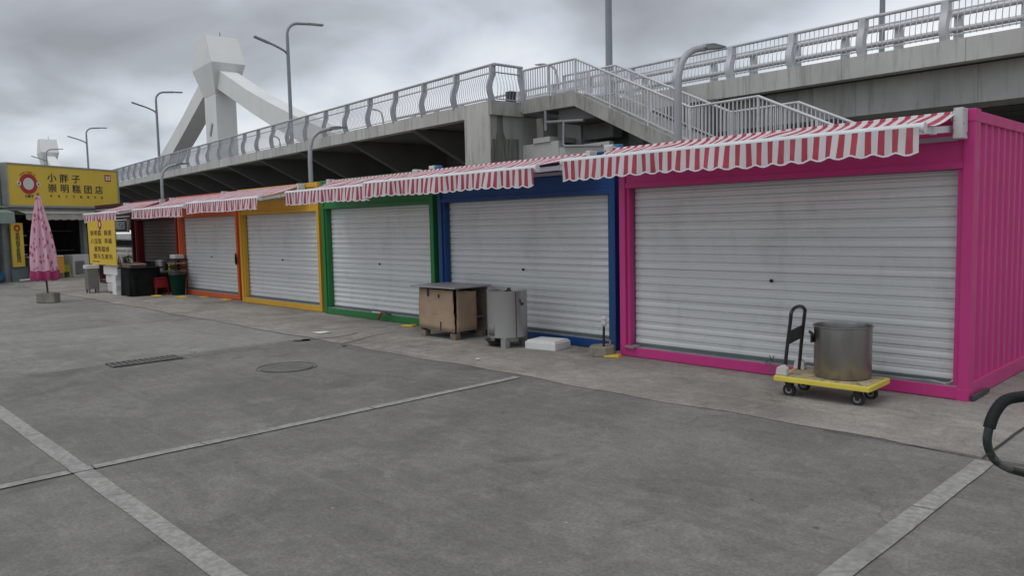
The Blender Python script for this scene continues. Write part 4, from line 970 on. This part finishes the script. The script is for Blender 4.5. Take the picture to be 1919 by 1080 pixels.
t = empty('counter', S(0.95, -0.3, 0), 'orange-fronted counter half hidden behind the closed parasol', 'counter', rz=SA)
MB().box(0, 1.22, 0, 0.03, 0.2, 0.82).build('front_board', M['orangeboard'], t)
MB().box(-0.02, 1.24, 0.032, 0.55, 0.82, 0.86).build('counter_top', M['white'], t)
MB().box(0.05, 1.17, 0.035, 0.5, 0.0, 0.82).build('body', M['greycab'], t)
stool(S(2.45, 0.1, 0.0), M['limeplastic'], 'lime green plastic stool in the dark shop doorway', 1.1, SA)
t = empty('white_appliance', S(3.0, -0.15, 0), 'grubby white appliance wrapped in plastic at the right of the shop doorway', 'appliance', rz=SA)
MB().box(-0.3, 0.45, 0, 0.5, 0.0, 0.85).build('body', M['bagwhite'], t, bevel=0.04)
MB().box(-0.22, 0.2, -0.02, -0.002, 0.1, 0.6).build('front_panel', M['greycab'], t)
# neighbour at the extreme left
nb = empty('neighbour_shop', S(-6.0, 0.25, 0), 'grey purple shop building cut off by the left edge of the photo', 'shop', rz=SA)
MB().box(0, 6.25, 0, 5, 2.7, 4.32).build('wall', M['greywall'], nb)
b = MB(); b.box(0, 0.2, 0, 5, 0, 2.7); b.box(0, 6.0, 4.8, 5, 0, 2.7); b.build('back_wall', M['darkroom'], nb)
MB().box(5.7, 5.9, -0.1, 0.1, 0, 2.7).build('post', M['white'], nb)
t = empty('shop_awning', S(-6.0, 0.2, 2.55), 'pale green canvas awning at the extreme left edge', 'awning', rz=SA)
b = MB(); b.add([(0, 0, 0.05), (6.2, 0, 0.05), (6.2, -0.6, -0.12), (0, -0.6, -0.12), (6.2, -0.62, -0.5), (0, -0.62, -0.5)], [(0, 1, 2, 3), (3, 2, 4, 5)]); b.build('canopy', M['greencanvas'], t, solid=0.01)
t = empty('red_cabinet', S(-1.2, 0.6, 0), 'red cabinet inside the leftmost shop', 'cabinet', rz=SA)
MB().box(-0.6, 0.5, 0, 0.5, 0, 1.3).build('body', M['redplastic'], t, bevel=0.02)
MB().box(-0.55, 0.45, -0.02, -0.003, 0.7, 1.2).build('door', M['redplastic'], t)
b = MB(); b.lathe([(0.25, 0.0), (0.35, 0.25), (0.37, 0.26), (0.33, 0.25), (0.24, 0.02), (0, 0.02)], 20, cap1=False)
tag(b.build('wash_tub', M['bluebit'], None, smooth=40), 'blue plastic tub on the floor at the leftmost shop', 'tub').location = S(-0.5, -0.1, 0.1)
t = empty('litter_pile', S(0.55, -0.35, 0), 'pale hoses and rags heaped on the ground below the upright yellow sign', 'rag pile', rz=SA)
b = MB()
for i in range(3): b.tube(smoothline([(-0.3 + 0.2 * i, 0, 0.05), (0.0 + 0.2 * i, -0.12, 0.06), (0.2 + 0.2 * i, 0.05, 0.09), (0.45 + 0.1 * i, -0.05, 0.05)], 4), 0.045, 7)
b.build('rag', M['bagwhite'], t, smooth=60)

# ================================================================ road bridge (local x = -s along the bridge, y = away from the row)
OB = Vector((-20.2027, 16.9561, 0)); BA = math.atan2(-0.0971, 0.9953)
GR = 0.00625
def BL(name, label, cat, group=None):
    return empty(name, OB, label, cat, rz=BA, group=group)
def zl(s): return 5.56 + GR * s        # lip of the left walkway
def zr(s): return 5.90 + 0.012 * s     # lip of the carriageway edge
def ribbon(mb, s0, s1, d0, d1, za, zb_, n=1):
    """slab between two lips: za(s), zb(s) are top and bottom"""
    for i in range(n):
        a = s0 + (s1 - s0) * i / n; b_ = s0 + (s1 - s0) * (i + 1) / n
        mb.add([(-a, d0, zb_(a)), (-b_, d0, zb_(b_)), (-b_, d1, zb_(b_)), (-a, d1, zb_(a)), (-a, d0, za(a)), (-b_, d0, za(b_)), (-b_, d1, za(b_)), (-a, d1, za(a))],
               [(0, 1, 2, 3), (7, 6, 5, 4), (0, 4, 5, 1), (2, 6, 7, 3), (0, 3, 7, 4), (1, 5, 6, 2)])
br = BL('road_bridge', 'long grey concrete road bridge crossing behind the container row', 'bridge')
b = MB(); ribbon(b, -2.05, 220, 0, 0.35, zl, lambda s: zl(s) - 0.44); b.build('walkway_fascia', M['conc'], br)
b = MB(); ribbon(b, -1.95, 220, 0.35, 5.2, lambda s: zl(s) - 0.1, lambda s: zl(s) - 0.4); b.build('walkway_slab', M['conc_shaded'], br)
b = MB(); ribbon(b, -0.66, 220, 4.7, 5.0, lambda s: zl(s) - 0.41, lambda s: 2.4); b.build('web', M['conc_shaded'], br)
b = MB(); ribbon(b, -0.66, 220, 4.7, 25, lambda s: 2.39, lambda s: 2.1); b.build('bottom_slab', M['conc_shaded'], br)
for i in range(26):
    s = 2.51 + 5.0 * i; z = zl(s) - 0.445
    b = MB(); b.prism([(-s, 0.02, z), (-s, 4.69, z), (-s, 4.69, z - 2.3), (-s, 4.3, z - 2.15), (-s, 0.02, z - 0.04)], (-0.28, 0, 0)); b.build('bracket', M['conc_shaded'], br)
b = MB(); ribbon(b, -60, 220, 4.7, 5.05, zr, lambda s: zr(s) - 0.54); b.build('carriageway_fascia', M['conc'], br)
b = MB(); ribbon(b, -60, 220, 5.06, 24.6, lambda s: zr(s) - 0.12, lambda s: zr(s) - 0.5); b.build('deck', M['conc_shaded'], br)
b = MB(); ribbon(b, -60, 220, 24.6, 25, zr, lambda s: zr(s) - 0.54); b.build('far_fascia', M['conc'], br)
for i in range(9):
    d0 = 5.45 + i * 1.35
    b = MB(); ribbon(b, -60, -0.7, d0, d0 + 1.15, lambda s: zr(s) - 0.52, lambda s: zr(s) - 1.42); b.build('girder', M['conc'] if i == 0 else M['conc_shaded'], br)
# pier / abutment block at the end of the walkway
b = MB(); b.prism([(0.66, 0.0, 0.0), (2.0, 0.0, 0.0), (2.0, 0.0, zl(-1) - 0.44), (0.66, 0.0, zl(-1) - 0.44)], (0, 6, 0)); b.build('pier', M['conc'], br)
b = MB(); b.prism([(0.62, -0.012, 0.0), (1.97, -0.012, 0.0), (1.97, -0.012, zl(0) - 0.01), (0.62, -0.012, zl(0) - 0.01)], (0, 0.012, 0)); b.build('pier_face', M['conc'], br)
b = MB(); b.box(1.96, 2.12, -0.03, 1.3, 5.1, zl(-2) + 0.005); b.build('balcony_lip', M['conc_stain'], br, bevel=0.01)
b = MB()
b.add([(2.006, 0.05, 4.35), (2.006, 1.15, 4.4), (2.006, 1.15, 0), (2.006, 0.02, 0), (2.006, 0.01, 4.0)], [(0, 1, 2, 3, 4)])
b.add([(2.007, 0.27, 5.1), (2.007, 0.5, 5.1), (2.007, 0.52, 4.6), (2.007, 0.62, 4.36), (2.007, 0.2, 4.33), (2.007, 0.26, 4.6)], [(0, 1, 2, 3, 4, 5)])
b.build('damp_stain', M['damp'], br)
# walls below the stair landing
ws = BL('stair_undercroft', 'white rendered low walls with recesses under the stair landing', 'wall')
b = MB(); b.box(2.02, 3.75, 1.3, 1.5, 0, 4.2); b.box(3.752, 5.9, 1.32, 1.5, 0, 3.98); b.build('low_wall', M['wall_white'], ws)
b = MB(); b.box(2.6, 3.4, 1.25, 2.3, 4.202, 4.36); b.build('kerb_block', M['wall_white'], ws)
b = MB(); b.box(2.02, 2.35, 1.9, 4.5, 0, 5.1); b.box(2.5, 3.6, 2.4, 4.5, 0, 5.1); b.build('back_wall', M['wall_white'], ws)
b = MB(); b.box(3.7, 5.0, 2.4, 2.8, 4.25, 4.95); b.box(5.1, 5.7, 3.0, 3.3, 4.0, 4.6); b.build('meter_box', M['shopwall'], ws)
MB().box(3.6, 8.2, 3.1, 3.3, 0, 5.0).build('shade_wall', M['conc_shaded'], ws)  # added dark wall, its colour stands in for shade under the stairs
pp = BL('drain_pipe', 'grey drain pipework with elbows below the stair landing', 'pipe')
b = MB(); b.tube([(3.29, 1.2, 5.18), (3.29, 1.2, 4.95), (3.27, 1.22, 4.8), (3.27, 1.22, 4.55)], 0.055, 8); b.tube([(3.28, 1.22, 4.8), (4.9, 1.28, 4.68)], 0.045, 8)
b.tube([(4.08, 1.24, 4.74), (4.06, 1.22, 4.05), (4.14, 1.22, 3.98), (5.7, 1.22, 3.86)], 0.045, 8)
b.build('pipe', M['lamp'], pp, smooth=50)

# ---------------------------------------------------------------- railings with S-curved posts
CURVE = [(0.0, 0.02), (0.1, 0.05), (0.22, 0.1), (0.35, 0.125), (0.48, 0.105), (0.6, 0.05), (0.7, 0.0), (0.8, -0.02), (1.0, -0.02)]
def s_post(mb, s, d, z0, h, w=0.08, dep=0.2, axis='s', out=-1, amp=1.0):
    L = []
    for t_, o in CURVE:
        if axis == 's': c_ = Vector((-s, d + out * o * amp, z0 + h * t_)); a = Vector((w / 2, 0, 0)); b_ = Vector((0, dep / 2, 0))
        else: c_ = Vector((-s + out * o * amp, d, z0 + h * t_)); a = Vector((dep / 2, 0, 0)); b_ = Vector((0, w / 2, 0))
        L.append([c_ - a - b_, c_ + a - b_, c_ + a + b_, c_ - a + b_])
    mb.loft(L)
def s_bars(mb, s0, s1, d, zf, h, step, r=0.011, axis='s', out=-1, t0=0.06, amp=0.8):
    k = int(abs(s1 - s0) / step); sg = 1 if s1 > s0 else -1
    for i in range(1, k + 1):
        s = s0 + sg * step * (i - 0.5)
        if axis == 's': z0 = zf(s)
        else: z0 = zf(0)
        P = []
        for t_, o in [c for c in CURVE if c[0] >= 0.1]:
            P.append((-s, d + out * o * amp, z0 + h * t_) if axis == 's' else (-d + out * o * amp, s, z0 + h * t_))
        P = [(P[0][0], P[0][1], z0 + h * t0)] + P
        mb.tube(P, r, 4)
RH = 1.12
rl = BL('bridge_railing', 'grey railing with S-shaped posts along the left walkway of the bridge', 'railing')
posts = [-2.0 + 2.0 * i for i in range(34)]
for s in posts:
    b = MB(); s_post(b, s, 0.12, zl(s) - 0.1 if s > -1.9 else zl(s), RH + (0.1 if s > -1.9 else 0)); b.build('post', M['rail'], rl, smooth=35)
b = MB(); b.tube([(2.05, 0.14, zl(-2) + RH), (-80, 0.14, zl(80) + RH)], 0.045, 8); b.tube([(2.1, 0.14, zl(-2) + RH), (2.13, 1.25, zl(-2) + RH - 0.01)], 0.045, 8); b.build('top_rail', M['rail'], rl, smooth=50)
b = MB(); b.bar((2.0, 0.15, zl(-2) + 0.88), (-80, 0.15, zl(80) + 0.88), 0.03, 0.04); b.bar((2.0, 0.1, zl(-2) + 0.07), (-80, 0.1, zl(80) + 0.07), 0.03, 0.03)
b.bar((2.07, 0.16, zl(-2) + 0.88), (2.07, 1.15, zl(-2) + 0.88), 0.03, 0.04); b.bar((2.12, 0.16, zl(-2) + 0.05), (2.12, 1.15, zl(-2) + 0.05), 0.03, 0.03); b.build('mid_rail', M['rail'], rl)
b = MB(); s_bars(b, -2.0, 64, 0.12, zl, RH, 0.115, 0.0105); b.build('baluster', M['rail'], rl); 
b = MB(); s_bars(b, 0.15, 1.15, -2.07, lambda s: zl(-2), RH, 0.125, 0.0105, axis='d', out=1); b.build('end_baluster', M['rail'], rl)
b = MB(); s_post(b, -2.08, 1.2, zl(-2) - 0.3, RH + 0.3, axis='d', out=1, w=0.09, dep=0.17); b.build('post', M['rail'], rl, smooth=35)
rr = BL('bridge_railing', 'grey parapet railing with broad posts on the carriageway edge above the stairs', 'railing')
for i in range(18):
    s = -23.5 + 2.0 * i
    b = MB(); s_post(b, s, 4.86, zr(s) - 0.06, 1.0, w=0.16, dep=0.22, amp=0.8); b.build('post', M['rail_pale'], rr, smooth=35)
b = MB(); b.tube([(26, 4.88, zr(-26) + 0.95), (-12, 4.88, zr(12) + 0.95)], 0.045, 8); b.build('top_rail', M['rail_pale'], rr, smooth=50)
b = MB()
for h in (0.7, 0.14): b.bar((26, 4.87, zr(-26) + h), (-12, 4.87, zr(12) + h), 0.035, 0.035)
b.build('mid_rail', M['rail_pale'], rr)
b = MB(); s_bars(b, -26, 11, 4.86, zr, 0.95, 0.135, 0.011, t0=0.14, amp=0.7); b.build('baluster', M['rail_pale'], rr)
cb = BL('crash_barrier', 'low steel crash barrier with two round rails behind the carriageway parapet', 'crash barrier')
for i in range(26):
    s = -25 + 1.45 * i; z0 = zr(s) - 0.06
    b = MB(); b.prism([(-s - 0.08, 5.7, z0), (-s - 0.08, 5.95, z0), (-s - 0.08, 5.9, z0 + 0.95), (-s - 0.08, 5.76, z0 + 0.95)], (0.16, 0, 0)); b.build('post', M['rail_pale'], cb)
b = MB()
for h in (0.42, 0.8): b.tube([(26, 5.7, zr(-26) + h), (-12, 5.7, zr(12) + h)], 0.07, 8)
b.build('rail', M['rail_pale'], cb, smooth=50)

# ---------------------------------------------------------------- staircase
st = BL('staircase', 'concrete footbridge stairs descending beside the bridge to a half landing', 'staircase')
PR = [(-2.2, 5.60), (-4.62, 5.55), (-8.87, 3.58), (-10.86, 3.58), (-18.4, 0.02)]
def strip(d0, d1, lift, drop):
    b = MB()
    top = [(-s, d0, z + lift) for s, z in PR]; bot = [(-s, d0, max(0.0, z + lift - drop)) for s, z in PR]
    n = len(PR); w = Vector((0, d1 - d0, 0))
    vs = [Vector(p) for p in top] + [Vector(p) for p in bot]; vs += [v + w for v in vs]
    fs = []
    for i in range(n - 1):
        fs += [(i, i + 1, n + i + 1, n + i), (2 * n + i, 3 * n + i, 3 * n + i + 1, 2 * n + i + 1), (i, 2 * n + i, 2 * n + i + 1, i + 1), (n + i, n + i + 1, 3 * n + i + 1, 3 * n + i)]
    fs += [(0, n, 3 * n, 2 * n), (n - 1, 3 * n - 1, 4 * n - 1, 2 * n - 1)]
    return b.add(vs, fs)
strip(1.15, 1.33, 0.0, 0.42).build('stringer', M['conc_stain'], st)
strip(2.87, 3.05, 0.0, 0.42).build('stringer', M['conc_stain'], st)
strip(1.33, 2.87, -0.12, 0.22).build('slab', M['conc_shaded'], st)
for (s0, z0), (s1, z1) in ((PR[1], PR[2]), (PR[3], PR[4])):
    b = MB()
    k = int(abs(s1 - s0) / 0.3)
    for i in range(k):
        s = s0 + (s1 - s0) * i / k; z = z0 + (z1 - z0) * (i + 0.5) / k
        b.box(-s, -s + 0.3, 1.335, 2.865, z - 0.2, z - 0.03)
    b.build('steps', M['conc'], st)
b = MB(); b.box(3.75, 5.3, 1.34, 2.86, 4.72, 5.12); b.build('landing_beam', M['conc_shaded'], st)
def stair_rail(d, parent):
    top = [(-s, d, z + 0.96) for s, z in PR]; lo = [(-s, d, z + 0.11) for s, z in PR]
    r = BL('stair_railing', 'front' if d < 2 else 'back', 'railing')
    tag(r, 'grey upright-bar stair railing on the near side of the stairs' if d < 2 else 'grey upright-bar stair railing on the far side of the stairs', 'railing')
    b = MB(); b.tube(top, 0.034, 8); b.build('handrail', M['rail_pale'], r, smooth=50)
    b = MB()
    for p, q in zip(lo[:-1], lo[1:]): b.bar(p, q, 0.04, 0.03)
    b.build('bottom_rail', M['rail_pale'], r)
    bb = MB()
    for (s0, z0), (s1, z1) in zip(PR[:-1], PR[1:]):
        L = abs(s1 - s0); k = int(L / 0.115); npst = max(1, round(L / 1.5))
        for i in range(1, k):
            s = s0 + (s1 - s0) * i / k; z = z0 + (z1 - z0) * i / k
            bb.box(-s - 0.012, -s + 0.012, d - 0.012, d + 0.012, z + 0.11, z + 0.95)
        for i in range(npst):
            s = s0 + (s1 - s0) * i / npst; z = z0 + (z1 - z0) * i / npst
            MB().box(-s - 0.026, -s + 0.026, d - 0.026, d + 0.026, z - 0.02, z + 0.96).build('post', M['rail_pale'], r)
    bb.build('baluster', M['rail_pale'], r)
stair_rail(1.24, st); stair_rail(2.96, st)
# electric box on the walkway corner
b = MB(); b.box(1.6, 1.85, 0.95, 1.2, 5.48, 5.95); o = b.build('utility_box', M['iron'], None, bevel=0.01)
tag(o, 'dark utility box at the end of the bridge walkway beside the stairs', 'utility box'); o.location = OB; o.rotation_euler = (0, 0, BA)

# ---------------------------------------------------------------- pylons
def pylon(sc_, label, dz=0.0):
    r = BL('bridge_pylon', label, 'pylon', 'white bridge pylons')
    r.location = OB + Matrix.Rotation(BA, 3, 'Z') @ Vector((-sc_, 10.95, dz))
    def rect(hs, hd, z): return [(-hs, -hd, z), (hs, -hd, z), (hs, hd, z), (-hs, hd, z)]
    b = MB(); b.loft([rect(1.72, 0.98, 14.7), rect(2.95, 1.6, 17.4), rect(1.4, 1.5, 20.15)]); b.build('head', M['pylon'], r)
    b = MB(); b.loft([rect(1.7, 0.96, 3.0), rect(1.7, 0.96, 14.69)]); b.build('column', M['pylon'], r)
    up = [(1.6, 17.1), (2.5, 16.75), (9.3, 14.0), (14.6, 12.1), (20, 10.3), (27, 8.2), (34, 6.4)]
    lo = [(0.9, 15.5), (1.7, 15.2), (6.5, 13.35), (10.3, 11.85), (14.8, 10.2), (20.5, 8.3), (28, 5.9)]
    for sg in (1, -1):
        b = MB()
        b.loft([[(sg * x0, -0.85, z0), (sg * x0, 0.85, z0), (sg * x1, 0.85, z1), (sg * x1, -0.85, z1)] for (x0, z0), (x1, z1) in zip(up, lo)]); b.build('leg', M['pylon'], r)
    MB().tube([(0.3, 0.2, 20.1), (0.3, 0.2, 20.8)], 0.05, 5).build('lightning_rod', M['lamp'], r)
    b = MB(); b.bar((-0.35, -1.0, 10.9), (0.4, -1.0, 12.0), 0.06, 0.35); b.build('access_fitting', M['lamp'], r)
    return r
pylon(56.2, 'nearer white pylon with faceted head and two sloping legs on the bridge')
pylon(163.0, 'farther white pylon of the same shape showing above the yellow sign', 0.7)

# ---------------------------------------------------------------- street lamps
def street_lamp(s, d, z0, label, flip=1, top=8.9):
    r = BL('street_lamp', label, 'street lamp', 'tall twin-arm street lamps on the bridge')
    r.location = OB + Matrix.Rotation(BA, 3, 'Z') @ Vector((-s, d, z0))
    H_ = top
    main = [(0, 0, 0), (0, 0, H_ - 2.2), (0, 0, H_ - 1.0)] + arc((0, 0.8 * flip, H_ - 0.9), 0.8, 180, 100, 6, (0, flip, 0), (0, 0, 1)) + [(0, 1.3 * flip, H_ - 0.05), (0, 1.6 * flip, H_ - 0.02)]
    b = MB(); b.tube(main, [0.13, 0.11, 0.1] + [0.09] * (len(main) - 3), 10); b.build('pole', M['lamp'], r, smooth=50)
    b = MB(); b.bar((0, 1.45 * flip, H_ - 0.03), (0, 2.45 * flip, H_ + 0.02), 0.26, 0.12); b.build('lamp_head', M['lamp'], r, bevel=0.02)
    b = MB(); b.tube(smoothline([(0, 0, H_ - 2.2), (0, -0.2 * flip, H_ - 1.95), (0, -0.7 * flip, H_ - 1.72), (0, -1.3 * flip, H_ - 1.52)], 4), 0.075, 8); a_ = b.build('side_arm', M['lamp'], r, smooth=50)
    b = MB(); b.bar((0, -1.2 * flip, H_ - 1.56), (0, -2.15 * flip, H_ - 1.28), 0.24, 0.12); b.build('lamp_head', M['lamp'], a_, bevel=0.02)
    return r
for s, d, z, lab in ((-1.95, 5.4, 5.8, 'tall grey street lamp pole rising past the top edge behind the stairs'),
                     (26.2, 5.4, 5.8, 'tall twin-arm street lamp right of the nearer white pylon'),
                     (57.6, 5.4, 6.0, 'tall twin-arm street lamp left of the nearer white pylon'),
                     (91.6, 5.4, 6.3, 'tall twin-arm street lamp above the right end of the yellow sign'),
                     (125.0, 5.4, 6.5, 'tall twin-arm street lamp barely showing above the yellow sign')):
    street_lamp(s, d, z, lab, top=9.0)
street_lamp(-4.75, 19.5, 5.9, 'street lamp pole crossing the parapet near the upper right corner', -1)
def gooseneck(loc, rz, label, h=4.9, group='gooseneck lamps behind the containers', L=1.3, sc=1.0):
    r = empty('gooseneck_lamp', loc, label, 'street lamp', rz=rz, group=group)
    P = [(0, 0, 0), (0, 0, h * 0.5), (0, 0, h - 1.1), (0.01, 0, h - 0.8)] + smoothline([(0.03, 0, h - 0.62), (0.12, 0, h - 0.36), (0.3, 0, h - 0.17), (0.55, 0, h - 0.06), (0.8, 0, h - 0.01)], 4)
    b = MB(); b.tube(P, [0.085, 0.078, 0.072, 0.07] + [0.062] * (len(P) - 4), 12); b.build('pole', M['lamp_pale'], r, smooth=50)
    b = MB(); b.prism([(0.68, -0.085, h - 0.03), (0.72, -0.085, h + 0.05), (0.95, -0.11, h + 0.085), (1.34, -0.09, h + 0.085), (1.36, -0.085, h + 0.05), (0.8, -0.085, h - 0.05)], (0, 0.19, 0)); hd = b.build('lamp_head', M['lamp'], r, bevel=0.02)
    return r
gooseneck((-8.36, 12.45, 0), R_(84), 'gooseneck lamp nearest the camera, rising in front of the stairs', 4.95)
gooseneck((-22.95, 13.1, 0), R_(84), 'gooseneck lamp rising behind the green container before the dark underpass', 4.95)
gooseneck((-39.3, 14.3, 0), R_(84), 'gooseneck lamp farthest away, rising behind the dark red container', 4.95)
for s, lab in ((8.57, 'curved footpath lamp seen through the stair landing bars'), (26.8, 'curved footpath lamp seen through the walkway railing near its middle'), (45.3, 'curved footpath lamp seen through the walkway railing near the pylon leg')):
    p_ = OB + Matrix.Rotation(BA, 3, 'Z') @ Vector((-s, 12.4, 5.8))
    gooseneck(p_, R_(190), lab, 4.1, 'curved lamps on the far side of the bridge')

# cream wall beyond the pink container
t = BL('boundary_wall', 'cream wall beyond the top corner of the pink container', 'wall')
MB().box(16.5, 30, 3.2, 3.45, 0, 3.55).build('wall', M['creamwall'], t)
MB().box(16.45, 30.05, 3.17, 3.48, 3.552, 3.64).build('coping', M['creamwall'], t)
print('objects', len(bpy.data.objects))
